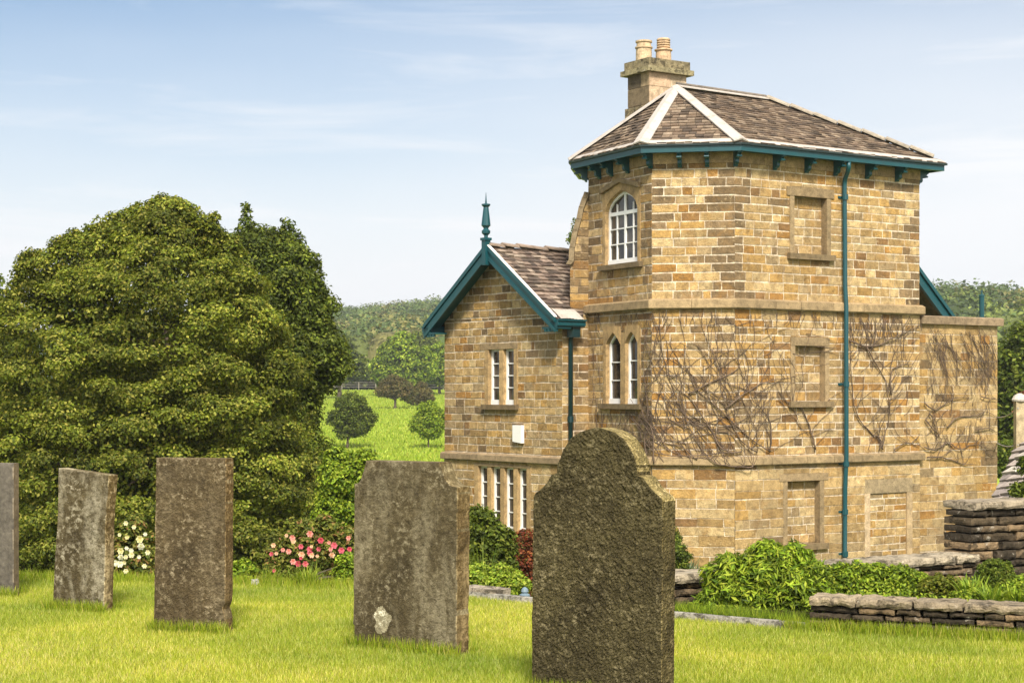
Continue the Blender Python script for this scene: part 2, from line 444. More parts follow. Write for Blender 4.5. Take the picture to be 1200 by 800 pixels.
GREENS = {
 'rose':  ([(0.13, 0.15, 0.022), (0.26, 0.25, 0.05), (0.07, 0.095, 0.014), (0.26, 0.14, 0.05)], [4, 2.5, 3, 1]),
 'olive': ([(0.155, 0.175, 0.016), (0.105, 0.13, 0.011), (0.27, 0.26, 0.045), (0.055, 0.075, 0.008)], [4, 4, 2.4, 2]),
 'dark':  ([(0.065, 0.09, 0.010), (0.095, 0.125, 0.013), (0.17, 0.20, 0.024), (0.035, 0.05, 0.008)], [4, 3, 2.5, 1.5]),
 'mid':   ([(0.085, 0.12, 0.013), (0.13, 0.17, 0.018), (0.05, 0.08, 0.010), (0.20, 0.22, 0.03)], [3, 3, 2, 1]),
 'bright': ([(0.20, 0.28, 0.018), (0.31, 0.37, 0.035), (0.11, 0.17, 0.012), (0.06, 0.10, 0.010)], [4, 3, 3, 1.5]),
 'lime':  ([(0.26, 0.33, 0.03), (0.34, 0.38, 0.06), (0.15, 0.23, 0.02)], [4, 2, 3]),
 'copper': ([(0.10, 0.085, 0.026), (0.15, 0.115, 0.04), (0.08, 0.09, 0.02)], [3, 3, 2]),
 'red':   ([(0.20, 0.045, 0.02), (0.27, 0.09, 0.03), (0.12, 0.035, 0.015), (0.10, 0.09, 0.02)], [3, 2, 3, 2]),
 'silver': ([(0.14, 0.19, 0.10), (0.09, 0.13, 0.06), (0.2, 0.24, 0.13)], [3, 3, 1]),
}
def px_blobs(lst, d):
    """crown lobes: (px, py, r_px [, depth offset, rz factor])"""
    out = []
    for b in lst:
        dd_ = d + (b[3] if len(b) > 3 else 0)
        c = at(b[0], b[1], dd_); r = b[2] / 2000 * dd_
        out.append((c[0], c[1], c[2], r, r * (b[5] if len(b) > 5 else 1), r * (b[4] if len(b) > 4 else 1)))
    return out
def tree(name, blobs, base_xy, label, cat, pal, clumps, cr, per, L, Wd, r0=0.12, group=None, mat='leaf', extra=(), **kw):
    bz = float(ground_h(base_xy[0], base_xy[1]))
    root = empty(name, (base_xy[0], base_xy[1], bz), label, cat, group)
    B = np.array(blobs)
    top = B[np.argmax(B[:, 2])]
    limbs = [tuple(b[:3]) for b in B[:7]]
    cz = B[:, 2].mean()
    trunk_mb((base_xy[0], base_xy[1], bz - 0.1), (base_xy[0] * 0.6 + top[0] * 0.4, base_xy[1] * 0.6 + top[1] * 0.4, top[2]), r0, limbs).build('trunk', M['bark'], root, True)
    V, F, T = crown(blobs, clumps, cr, per, L, Wd, *GREENS[pal], **kw)
    for (bl, nc, c2, p2) in extra:
        V2, F2, T2 = crown(bl, nc, c2, p2, L, Wd, *GREENS[pal], inner=0.2, sprig=0.1, lump_amp=0.0, low_cut=-1)
        F = np.vstack([F, F2 + len(V)]); V = np.vstack([V, V2]); T = np.vstack([T, T2])
    np_mesh('crown', V, F, M[mat], root, T)
    return root

# ------------------------------------------------------------------ house
COSC, SINC = math.cos(0.579), math.sin(0.579)
Cd = np.array([COSC, SINC])
bc = np.array([4.104, 31.456]); cr_ = bc + 4.815 * Cd
def dirv(deg): return np.array([math.cos(R(deg)), math.sin(R(deg))])
ab = bc + 1.526 * dirv(33.17 + 180 - 43.4)
al = ab + 2.302 * dirv(33.17 + 180 - 43.4 - 51.6)
Gd = dirv(127.5)
wr = np.array([0.984, 33.35]); wl = wr + 3.98 * Gd
Sd = np.array([-Gd[1], Gd[0]]) * -1          # wing's long direction (away, to the right)
HB = -2.25                                   # level of the yard at the house
def relz(r): return EYE + r
zE, zEb, zU, zL = relz(4.551), relz(4.41), relz(1.557), relz(-1.344)
zLw = relz(-1.405)
class Face:
    def __init__(s, a, b):
        s.a = np.array(a, float); s.b = np.array(b, float); d = s.b - s.a
        s.L = float(np.linalg.norm(d)); s.d = d / s.L; s.n = np.array([s.d[1], -s.d[0]])
    def P(s, u, z, o=0.0):
        q = s.a + s.d * u + s.n * o
        return (q[0], q[1], z)
    def uz(s, px, py, o=0.0):
        k = (px - 600) / 2000; A = s.a + s.n * o
        u = (k * A[1] - A[0]) / (s.d[0] - k * s.d[1])
        y = A[1] + u * s.d[1]
        return u, EYE + (460 - py) / 2000 * y
    def box(s, m, u0, u1, z0, z1, o0, o1, tint=(1, 1, 1)):
        m.hexa([s.P(u0, z0, o1), s.P(u1, z0, o1), s.P(u1, z0, o0), s.P(u0, z0, o0), s.P(u0, z1, o1), s.P(u1, z1, o1), s.P(u1, z1, o0), s.P(u0, z1, o0)], tint)
    def prism(s, m, poly, o0, o1, tint=(1, 1, 1)):
        n = len(poly)
        vs = [s.P(u, z, o1) for u, z in poly] + [s.P(u, z, o0) for u, z in poly]
        fs = [tuple(range(n)), tuple(range(2 * n - 1, n - 1, -1))] + [(i, (i + 1) % n, n + (i + 1) % n, n + i)[::-1] for i in range(n)]
        m.add(vs, fs, tint)
FA, FB, FC = Face(al, ab), Face(ab, bc), Face(bc, cr_)
FG = Face(wl, wr)
FS = Face(wr, al)
FX = Face(cr_ + Cd * 0.0 , cr_ + Cd * 2.33)   # annex front
FX.a = FX.a - FC.n * 0.04; FX.b = FX.b - FC.n * 0.04
BUFF = [(0.50, 0.345, 0.155), (0.58, 0.43, 0.22), (0.42, 0.275, 0.11), (0.47, 0.285, 0.09), (0.36, 0.265, 0.145), (0.37, 0.18, 0.04), (0.22, 0.115, 0.045), (0.15, 0.105, 0.06)]
MORTAR = (0.76, 0.64, 0.48)
def masonry(m, face, u0, u1, z0, z1, holes, wts, ch=(0.14, 0.185), ln=(0.22, 0.55), off=0.0, clip=None, gap=0.024, dark_u=None, proud=0.008, sheet=True):
    cols = BUFF
    wts = np.array(wts, float); wts /= wts.sum()
    if sheet:
        us = sorted(set([u0, u1] + [min(max(h[i], u0), u1) for h in holes for i in (0, 1)]))
        zs = sorted(set([z0, z1] + [min(max(h[i], z0), z1) for h in holes for i in (2, 3)]))
        for i in range(len(us) - 1):
            for j in range(len(zs) - 1):
                cu, cz = (us[i] + us[i + 1]) / 2, (zs[j] + zs[j + 1]) / 2
                if us[i + 1] - us[i] < 1e-4 or zs[j + 1] - zs[j] < 1e-4: continue
                if any(h[0] < cu < h[1] and h[2] < cz < h[3] for h in holes): continue
                m.add([face.P(us[i], zs[j], off), face.P(us[i + 1], zs[j], off), face.P(us[i + 1], zs[j + 1], off), face.P(us[i], zs[j + 1], off)], [(0, 1, 2, 3)], MORTAR)
    z = z0
    while z < z1 - 0.05:
        h = random.uniform(*ch)
        if z + h > z1 - 0.06: h = z1 - z
        segs = [(u0, u1)]; extra = []
        for hl in holes:
            if hl[2] < z + h - 0.02 and hl[3] > z + 0.02:
                if hl[3] < z + h - 0.03: extra.append((hl[0], hl[1], hl[3] + 0.004, z + h))
                if hl[2] > z + 0.03: extra.append((hl[0], hl[1], z, hl[2] - 0.004))
                ns = []
                for a, b_ in segs:
                    if hl[1] <= a or hl[0] >= b_: ns.append((a, b_)); continue
                    if hl[0] > a: ns.append((a, hl[0]))
                    if hl[1] < b_: ns.append((hl[1], b_))
                segs = ns
        for a, b_, zlo, zhi in [(p_, q_, z, z + h) for p_, q_ in segs] + extra:
            u = a
            while u < b_ - 0.02:
                l = random.uniform(*ln)
                if random.random() < 0.15: l *= 0.55
                if u + l > b_ - 0.12: l = b_ - u
                e0, e1 = u + gap * 0.32, u + l - gap * 0.32
                if u == a: e0 = u
                if u + l >= b_ - 1e-6: e1 = u + l
                k0, k1 = zlo + gap / 2, zhi - gap / 2
                if k1 - k0 < 0.012: k0, k1 = zlo + 0.002, zhi - 0.002
                u += l
                if e1 - e0 < 0.01: continue
                if clip is not None:
                    cl, chh = clip(k0, k1)
                    if e1 < cl or e0 > chh: continue
                    e0 = max(e0, cl); e1 = min(e1, chh)
                    if e1 - e0 < 0.04: continue
                c = np.array(cols[np.random.default_rng(random.randrange(1 << 30)).choice(len(cols), p=wts)])
                if dark_u is not None and any(abs((e0 + e1) / 2 - du) < dw * random.uniform(0.7, 1.3) and random.random() < pr for du, dw, pr in dark_u):
                    c = np.array([0.17, 0.118, 0.068]) * random.uniform(0.7, 1.3)
                c = (c * 0.84 + np.array([0.45, 0.30, 0.125]) * 0.16) * random.uniform(0.74, 1.18)
                j = lambda s_=0.007: random.uniform(-s_, s_)
                pr_ = proud * random.uniform(0.5, 1.3); bv = 0.003
                q = [(e0 + j(), k0 + j()), (e1 + j(), k0 + j()), (e1 + j(), k1 + j()), (e0 + j(), k1 + j())]
                ctr = ((e0 + e1) / 2, (k0 + k1) / 2)
                qi = [(p[0] + bv * (1 if p[0] < ctr[0] else -1), p[1] + bv * (1 if p[1] < ctr[1] else -1)) for p in q]
                tl = [j(0.0015) for _ in range(4)]
                vs = [face.P(p[0], p[1], off + 0.001) for p in q] + [face.P(p[0], p[1], off + pr_ + tl[i]) for i, p in enumerate(qi)]
                m.add(vs, [(4, 5, 6, 7), (0, 1, 5, 4), (1, 2, 6, 5), (2, 3, 7, 6), (3, 0, 4, 7)], tuple(np.clip(c, 0, 1)))
        z += h
def mitre(path, off):
    """offset an open plan path to its right-hand (outer) side"""
    out = []
    n = len(path)
    for i, p in enumerate(path):
        ns = []
        if i > 0:
            d = path[i] - path[i - 1]; d = d / np.linalg.norm(d); ns.append(np.array([d[1], -d[0]]))
        if i < n - 1:
            d = path[i + 1] - path[i]; d = d / np.linalg.norm(d); ns.append(np.array([d[1], -d[0]]))
        if len(ns) == 1: out.append(p + ns[0] * off)
        else:
            s_ = ns[0] + ns[1]; out.append(p + s_ * off / s_.dot(ns[0]))
    return out
def ribbon(m, path, prof, tint=(1, 1, 1), ends=(0, 0), closed=False, seg=None, jitter=0.0):
    """sweep a closed profile [(offset, z)] along a plan path"""
    path = [np.array(p, float) for p in path]
    if not closed:
        d0 = path[0] - path[1]; path[0] = path[0] + d0 / np.linalg.norm(d0) * ends[0]
        d1 = path[-1] - path[-2]; path[-1] = path[-1] + d1 / np.linalg.norm(d1) * ends[1]
    k = len(prof); 
    if closed:
        ext = [path[-1]] + path + [path[0]]
        offs = [mitre(ext, o)[1:-1] for o, z in prof]
    else: offs = [mitre(path, o) for o, z in prof]
    n = len(path)
    rings = [[(offs[j][i][0], offs[j][i][1], prof[j][1]) for j in range(k)] for i in range(n)]
    rng_ = range(n if closed else n - 1)
    for i in rng_:
        A, B = rings[i], rings[(i + 1) % n]
        parts = 1
        if seg:
            L = np.linalg.norm(np.array(B[0][:2]) - np.array(A[0][:2])); parts = max(1, int(round(L / seg)))
        cuts = [0.0] + sorted([(q + random.uniform(-0.2, 0.2)) / parts for q in range(1, parts)]) + [1.0]
        for c0, c1 in zip(cuts[:-1], cuts[1:]):
            g = 0.004 if seg else 0
            L = max(np.linalg.norm(np.array(B[0][:2]) - np.array(A[0][:2])), 1e-6)
            a0 = c0 + (g / L if c0 > 0 else 0); a1 = c1 - (g / L if c1 < 1 else 0)
            ra = [tuple(np.array(A[j]) * (1 - a0) + np.array(B[j]) * a0) for j in range(k)]
            rb = [tuple(np.array(A[j]) * (1 - a1) + np.array(B[j]) * a1) for j in range(k)]
            tt = tuple(np.clip(np.array(tint) * random.uniform(1 - jitter, 1 + jitter), 0, 1))
            fs = [(j, k + j, k + (j + 1) % k, (j + 1) % k) for j in range(k)] + [tuple(range(k)), tuple(range(2 * k - 1, k - 1, -1))]
            m.add(ra + rb, fs, tt)

house = empty('stone_house', (4.5, 34.0, HB), 'two storey honey sandstone house with canted corner, gabled wing, teal eaves and bare climbers', 'house')
# plan of the tower block
axis_m = (al + ab) / 2
Nn = np.array([-Cd[1], Cd[0]])
def reflect(p):
    d = p - axis_m; return axis_m + Cd * d.dot(Cd) - Nn * d.dot(Nn)
bc2, cr2 = reflect(bc), reflect(cr_)
W_light = [5, 5, 3, 1.6, 2, 0.5, 0.4, 0.5]
W_mix = [6, 5, 4, 3, 3, 1.6, 0.9, 0.6]
W_warm = [5, 4, 4, 3.5, 3, 1.9, 1.6, 1.0]
W_wing = [5, 3, 5, 3, 4, 0.8, 0.9, 0.5]
DT = (0.36, 0.26, 0.14)      # dressed stone tint
def win_rect(face, x0, x1, y0, y1):
    a = face.uz(x0, (y0 + y1) / 2)[0]; b_ = face.uz(x1, (y0 + y1) / 2)[0]
    xm = (x0 + x1) / 2
    return (a, b_, face.uz(xm, y1)[1], face.uz(xm, y0)[1])

holesA, holesB, holesC, holesG, holesX = [], [], [], [], []
ARCH = {'four': [(0, 1.0), (0.12, 0.66), (0.32, 0.40), (0.65, 0.16), (1, 0)], 'point': [(0, 1.0), (0.3, 0.60), (0.65, 0.25), (1, 0)]}
# --- glazed window builder : list of lights (u0,u1), head style
def stone_window(face, rect, lights, style, holes, sill_over=0.08, rows=4, cols=1, jamb=0.09, label=None, top_light=None, hood=False, lint=0.13):
    u0, u1, z0, z1 = rect                       # clear opening
    holes.append((u0 - 0.01, u1 + 0.01, z0 - 0.01, z1 + 0.01))
    dep = 0.17
    w = MB()
    tt = lambda: tuple(np.clip(np.array((0.46, 0.31, 0.145)) * random.uniform(0.88, 1.12), 0, 1))
    face.box(w, u0 - jamb, u0, z0, z1, -dep, 0.022, tt()); face.box(w, u1, u1 + jamb, z0, z1, -dep, 0.022, tt())
    if style == 'flat':
        face.box(w, u0 - jamb, u1 + jamb, z1, z1 + lint, -dep, 0.026, tuple(np.array(DT) * 0.8))
    else:
        h = 0.5 * (lights[0][1] - lights[0][0]) * (0.62 if style == 'four' else 0.85)
        zt = z1 + 0.13
        # head : solid with pointed cut-outs, made of prisms between the lights
        xs_ = [u0 - jamb]
        for a, b_ in lights:
            c_ = (a + b_) / 2
            AR = ARCH[style]; tl_ = tt(); tr_ = tt(); zc_, ze_ = zt + (0.05 if style == 'four' else 0), zt - (0.14 if style == 'four' else 0.02)
            for (q0, d0), (q1, d1) in zip(AR[:-1], AR[1:]):
                ua, ub = a + (c_ - a) * q0, a + (c_ - a) * q1
                face.prism(w, [(ua, z1 - h * d0), (ub, z1 - h * d1), (ub, ze_ + (zc_ - ze_) * q1), (ua, ze_ + (zc_ - ze_) * q0)], -dep, 0.022, tl_)
                ua, ub = b_ - (b_ - c_) * q0, b_ - (b_ - c_) * q1
                face.prism(w, [(ub, z1 - h * d1), (ua, z1 - h * d0), (ua, ze_ + (zc_ - ze_) * q0), (ub, ze_ + (zc_ - ze_) * q1)], -dep, 0.022, tr_)
        face.box(w, u0 - jamb, u0 - 0.001, z1 + 0.001, zt - 0.02 - (0.12 if style == 'four' else 0), -dep, 0.022, tt())
        face.box(w, u1 + 0.001, u1 + jamb, z1 + 0.001, zt - 0.02 - (0.12 if style == 'four' else 0), -dep, 0.022, tt())
        if hood:
            hz = zt - 0.14
            c_ = (u0 + u1) / 2
            for sgn in (-1, 1):
                e = c_ + sgn * ((u1 - u0) / 2 + jamb + 0.03)
                pl = [(c_, zt + 0.02), (c_, zt + 0.10), (e, hz + 0.09), (e, hz)]
                face.prism(w, pl if sgn > 0 else pl[::-1], 0.022, 0.085, tuple(np.array(DT) * 0.75))
    for (a, b_), (c, d) in zip(lights[:-1], lights[1:]):
        face.box(w, b_, c, z0, z1, -dep, 0.012, tt())
    win = w.build('window', M['dressed'], house)
    s_ = MB(); face.box(s_, u0 - jamb - sill_over, u1 + jamb + sill_over, z0 - 0.10, z0 - 0.002, -dep, 0.10, tuple(np.array(DT) * 0.5)); s_.build('sill', M['dressed'], win)
    f = MB(); p = MB()
    for a, b_ in lights:
        o0, o1 = -0.115, -0.065
        th = 0.045
        c_ = (a + b_) / 2
        h = 0 if style == 'flat' else 0.5 * (b_ - a) * (0.62 if style == 'four' else 0.85)
        face.box(f, a, a + th, z0 + 0.06, z1 - h, o0, o1); face.box(f, b_ - th, b_, z0 + 0.06, z1 - h, o0, o1)
        face.box(f, a, b_, z0, z0 + 0.10, o0, o1 + 0.015)
        if style == 'flat': face.box(f, a + th, b_ - th, z1 - th, z1, o0, o1)
        else:
            for (q0, d0), (q1, d1) in zip(ARCH[style][:-1], ARCH[style][1:]):
                for sg, e_ in ((1, a), (-1, b_)):
                    ua, ub = e_ + (c_ - e_) * q0, e_ + (c_ - e_) * q1
                    pl = [(ua, z1 - h * d0 - th * 1.25), (ub, z1 - h * d1 - th * 1.25), (ub, z1 - h * d1 - 0.001), (ua, z1 - h * d0 - 0.001)]
                    face.prism(f, pl if sg > 0 else pl[::-1], o0, o1)
        nb = rows
        zz0, zz1 = z0 + 0.10, z1 - (h if style != 'flat' else th)
        if cols > 1:
            for q in range(1, cols):
                uc = a + (b_ - a) * q / cols
                tw = 0.05 if (q * 2 == cols) else 0.018
                face.box(f, uc - tw / 2, uc + tw / 2, zz0, z1 - th * 1.2 - (0 if q * 2 == cols else h * 0.5), o0 + 0.002, o1 - 0.004)
        if top_light:
            zt_ = z0 + (z1 - z0) * top_light
            face.box(f, a + th, b_ - th, zt_ - 0.035, zt_ + 0.035, o0 + 0.004, o1 - 0.002)
            zz1 = zt_
        for q in range(1, nb):
            zc = zz0 + (zz1 - zz0) * q / nb
            face.box(f, a + th, b_ - th, zc - 0.011, zc + 0.011, o0 + 0.006, o1 - 0.008)
        p.add([face.P(a, z0, -0.10), face.P(b_, z0, -0.10), face.P(b_, z1, -0.10), face.P(a, z1, -0.10)], [(0, 1, 2, 3)])
    f.build('frame', M['white'], win); p.build('pane', M['glass'], win)
    return win
def lights_px(face, pairs, y): return [(face.uz(a, y)[0], face.uz(b_, y)[0]) for a, b_ in pairs]

# upper window of the canted side (one opening, four-centred head)
rA = win_rect(FA, 710, 748, 223, 309)
stone_window(FA, rA, [(rA[0], rA[1])], 'four', holesA, rows=3, cols=4, top_light=0.70, hood=True)
# its lower two-light window
rA2 = win_rect(FA, 711, 748, 389, 473)
mA = FA.uz(727.5, 430)[0]; mA2 = FA.uz(732.5, 430)[0]
stone_window(FA, rA2, [(rA2[0], mA), (mA2 + 0.02, rA2[1])], 'point', holesA, rows=3, cols=1, jamb=0.10)
# wing windows
rG = win_rect(FG, 573, 603, 409, 474)
gm = (rG[0] + rG[1]) / 2
stone_window(FG, rG, [(rG[0], gm - 0.07), (gm + 0.07, rG[1])], 'flat', holesG, rows=4, cols=1, jamb=0.12, lint=0.12, sill_over=0.03)
rG2 = win_rect(FG, 561, 618, 547, 622)
wl_ = (rG2[1] - rG2[0]); lw = (wl_ - 3 * 0.13) / 4
stone_window(FG, rG2, [(rG2[0] + i * (lw + 0.13), rG2[0] + i * (lw + 0.13) + lw) for i in range(4)], 'flat', holesG, rows=4, cols=1, jamb=0.13, lint=0.05, sill_over=0.02)
# blind windows of the long side
def blind(face, px, py, lint_px, sill=True, sp=None, jamb=0.11, dep=0.13, holes=None, top=0.14, label='blind_window'):
    u0, u1, z0, z1 = win_rect(face, px[0], px[1], py[0], py[1])
    holes.append((u0 - jamb + 0.01, u1 + jamb - 0.01, z0 - 0.01, z1 + top - 0.01))
    w = MB()
    tt = lambda k=1: tuple(np.clip(np.array(DT) * k * random.uniform(0.85, 1.15), 0, 1))
    face.box(w, u0 - jamb, u0, z0, z1, -dep - 0.02, 0.024, tt()); face.box(w, u1, u1 + jamb, z0, z1, -dep - 0.02, 0.024, tt(0.85))
    face.box(w, u0 - jamb - lint_px, u1 + jamb + lint_px, z1, z1 + top, -dep - 0.02, 0.032, tt(0.82))
    win = w.build(label, M['dressed'], house)
    if sill:
        s_ = MB(); face.box(s_, u0 - jamb - 0.06, u1 + jamb + 0.06, z0 - 0.11, z0, -dep - 0.02, 0.10, tt(0.6)); s_.build('sill', M['dressed'], win)
    i = MB(); masonry(i, face, u0, u1, z0, z1, [], W_light, (0.15, 0.19), (0.2, 0.45), off=-dep)
    i.build('infill', M['house'], win)
    return win
blind(FC, (930, 968), (231, 298), 0.08, holes=holesC, top=0.17)
blind(FC, (931, 966), (405, 470), 0.0, holes=holesC, top=0.16)
blind(FC, (922, 960), (563, 637), 0.10, holes=holesC, top=0.14)
# blocked doorway
u0, u1, z0, z1 = win_rect(FC, 1019, 1062, 577, 700)
holesC.append((u0 - 0.15, u1 + 0.15, HB - 0.1, z1 + 0.26))
d_ = MB()
FC.box(d_, u0 - 0.16, u0, HB, z1, -0.1, 0.02, (0.56, 0.42, 0.26)); FC.box(d_, u1, u1 + 0.16, HB, z1, -0.1, 0.02, (0.47, 0.34, 0.19))
FC.box(d_, u0 - 0.16, u1 + 0.16, z1, z1 + 0.27, -0.1, 0.022, (0.34, 0.26, 0.15))
bd_ = d_.build('blocked_doorway', M['dressed'], house)
i_ = MB(); masonry(i_, FC, u0, u1, HB, z1, [], W_light, (0.11, 0.17), (0.15, 0.4), off=-0.015); i_.build('infill', M['house'], bd_)

# --- tower walls
wt = MB()
for face, holes, dk in ((FA, holesA, [(2.15, 0.16, 0.6), (0.1, 0.15, 0.4)]), (FB, holesB, [(0.12, 0.12, 0.45), (1.42, 0.22, 0.85)]), (FC, holesC, [(0.1, 0.2, 0.8), (4.6, 0.2, 0.45)])):
    masonry(wt, face, 0, face.L, zU, zEb, holes, W_mix, (0.145, 0.185), (0.18, 0.5), dark_u=dk)
    masonry(wt, face, 0, face.L, zL, zU - 0.001, holes, W_warm, (0.135, 0.17), (0.18, 0.46), off=0.004, dark_u=[(face.L * 0.5, face.L, 0.05)])
    masonry(wt, face, 0, face.L, HB, zL - 0.001, holes, W_light, (0.15, 0.21), (0.28, 0.7), off=0.015, gap=0.016)
wt.build('wall', M['house'], house)
# hidden rear walls (plain masonry sheets)
rw = MB()
for a, b_ in ((cr_, cr2), (cr2, bc2), (bc2, al)):
    f_ = Face(a, b_)
    masonry(rw, f_, 0, f_.L, HB, zEb, [], W_mix, (0.16, 0.2), (0.3, 0.6))
rw.build('rear_wall', M['house'], house)
# string courses
path = [al, ab, bc, cr_]
sc = MB()
ribbon(sc, path, [(0, zU), (0.10, zU), (0.11, zU + 0.015), (0.11, zU + 0.15), (0.03, zU + 0.185), (0, zU + 0.19)], (0.36, 0.26, 0.14), (0.06, 0.06), seg=0.8, jitter=0.16)
sc.build('string_course', M['dressed'], house)
sc = MB()
ribbon(sc, path, [(0, zL), (0.10, zL), (0.11, zL + 0.015), (0.11, zL + 0.13), (0.03, zL + 0.16), (0, zL + 0.165)], (0.33, 0.24, 0.13), (0.0, 0.06), seg=0.8, jitter=0.16)
sc.build('string_course', M['dressed'], house)
fz = MB()
ribbon(fz, path, [(0, zEb - 0.17), (0.03, zEb - 0.17), (0.03, zEb + 0.06), (0, zEb + 0.06)], (0.42, 0.29, 0.15), (0, 0), seg=0.6, jitter=0.15)
fz.build('frieze', M['dressed'], house)

# --- eaves : soffit, fascia, gutter
loop = [al, ab, bc, cr_, cr2, bc2]
fa = MB()
ribbon(fa, loop, [(0.30, zEb), (0.345, zEb), (0.345, zE - 0.02), (0.30, zE - 0.02)], closed=True)
ribbon(fa, loop, [(-0.02, zEb + 0.03), (0.30, zEb + 0.03), (0.30, zEb + 0.055), (-0.02, zEb + 0.055)], closed=True)
fa.build('eaves_board', M['teal'], house)
gu = MB()
ribbon(gu, loop, [(0.346, zE - 0.035), (0.385, zE - 0.03), (0.392, zE + 0.005), (0.32, zE + 0.005), (0.32, zE - 0.015), (0.346, zE - 0.015)], closed=True)
gu.build('gutter', mat_paint('dark gutter', (0.02, 0.035, 0.04), 0.5, 0.3), house)
# corbel brackets
BR = [(0, 0), (0.285, 0), (0.285, -0.045), (0.25, -0.06), (0.225, -0.085), (0.235, -0.125), (0.205, -0.135), (0.175, -0.115), (0.14, -0.12), (0.115, -0.155), (0.12, -0.20), (0.09, -0.235), (0.05, -0.245), (0.035, -0.275), (0, -0.28)]
def bracket(p, out, w=0.075):
    out = np.array(out) / np.linalg.norm(out); s_ = np.array([-out[1], out[0]])
    m = MB(); n = len(BR)
    vs = [(p[0] + out[0] * (0.03 + a) + s_[0] * k * w / 2, p[1] + out[1] * (0.03 + a) + s_[1] * k * w / 2, zEb + 0.028 + b_) for k in (-1, 1) for a, b_ in BR]
    fs = [tuple(range(n)), tuple(range(2 * n - 1, n - 1, -1))] + [((i + 1) % n, i, n + i, n + (i + 1) % n) for i in range(n)]
    m.add(vs, fs)
    # rounded boss on the nose
    m.tube([(p[0] + out[0] * 0.27 + s_[0] * -w * 0.62, p[1] + out[1] * 0.27 + s_[1] * -w * 0.62, zEb - 0.08), (p[0] + out[0] * 0.27 + s_[0] * w * 0.62, p[1] + out[1] * 0.27 + s_[1] * w * 0.62, zEb - 0.08)], 0.02, 8)
    m.build('bracket', M['teal'], house)
for px in (705, 719, 738): bracket(FA.P(FA.uz(px, 200)[0], 0)[:2], FA.n)
bracket(ab, FA.n + FB.n)
for px in (797, 829): bracket(FB.P(FB.uz(px, 200)[0], 0)[:2], FB.n)
bracket(bc, FB.n + FC.n)
for px in (906, 943, 977, 1014, 1049): bracket(FC.P(FC.uz(px, 200)[0], 0)[:2], FC.n)
bracket(cr_ - FC.n * 0.08, Cd)
bracket(al, FA.n * 0.5 + Face(bc2, al).n)

# --- tiled roofs
TILE = [(0.17, 0.12, 0.082), (0.22, 0.16, 0.11), (0.13, 0.094, 0.068), (0.27, 0.205, 0.145), (0.10, 0.075, 0.056)]
def tile_plane(m, el, er, tr, tl, row=0.13, tw=0.155, th=0.022, tones=TILE):
    el, er, tr, tl = [np.array(p, float) for p in (el, er, tr, tl)]
    e = (er - el); Lw = np.linalg.norm(e); e = e / Lw
    top = (tl - el); s_ = top - e * top.dot(e); H = np.linalg.norm(s_); s_ = s_ / H
    nrm = np.cross(e, s_); 
    if nrm[2] < 0: nrm = -nrm
    lt = (tl - el).dot(e); rt = (tr - el).dot(e)
    # deck
    m.add([el, er, tr, tl], [(0, 1, 2, 3)] if np.linalg.norm(tr - tl) > 1e-3 else [(0, 1, 2)], (0.05, 0.04, 0.03))
    nr = int(H / row) + 1
    for r in range(nr):
        v0 = r * row; v1 = min(v0 + row * 1.25, H)
        if v0 >= H - 0.02: break
        Lf = lambda v: lt * v / H
        Rf = lambda v: Lw + (rt - Lw) * v / H
        u = Lf(v0) - random.uniform(0, tw)
        while u < Rf(v0):
            w = tw * random.uniform(0.8, 1.2)
            a0, a1 = max(u + 0.004, Lf(v0)), min(u + w - 0.004, Rf(v0))
            b0, b1 = max(u + 0.004, Lf(v1)), min(u + w - 0.004, Rf(v1))
            u += w
            if a1 - a0 < 0.02: continue
            if b1 <= b0: b0 = b1 = min(max((a0 + a1) / 2, Lf(v1)), Rf(v1))
            lift = th * random.uniform(0.8, 1.7); dv = random.uniform(-0.012, 0.012)
            P = lambda u_, v_, h_: el + e * u_ + s_ * v_ + nrm * h_
            c = np.array(random.choice(tones)) * random.uniform(0.8, 1.2)
            vs = [P(a0, v0 + dv, lift), P(a1, v0 + dv + random.uniform(-.006, .006), lift + random.uniform(-.004, .006)), P(b1, v1, 0.004), P(b0, v1, 0.004), P(a0, v0 + dv, 0.0), P(a1, v0 + dv, 0.0)]
            m.add(vs, [(0, 1, 2, 3), (4, 5, 1, 0), (4, 0, 3), (5, 2, 1)], tuple(np.clip(c, 0, 1)))
eo = [mitre([loop[-1]] + loop + [loop[0]], 0.37)[i + 1] for i in range(6)]
zr = zE + 0.005
E6 = [np.array([p[0], p[1], zr]) for p in eo]
t1, t2 = 1.40, 3.72
apex = np.array([*(axis_m + Cd * t1), relz(5.96)]); rend = np.array([*(axis_m + Cd * t2), relz(5.93)])
rf = MB()
planes = [(E6[0], E6[1], apex, apex), (E6[1], E6[2], apex, apex), (E6[2], E6[3], rend, apex), (E6[3], E6[4], rend, rend), (E6[4], E6[5], apex, rend), (E6[5], E6[0], apex, apex)]
for p in planes: tile_plane(rf, *p)
roof = rf.build('roof', M['tile'], house)
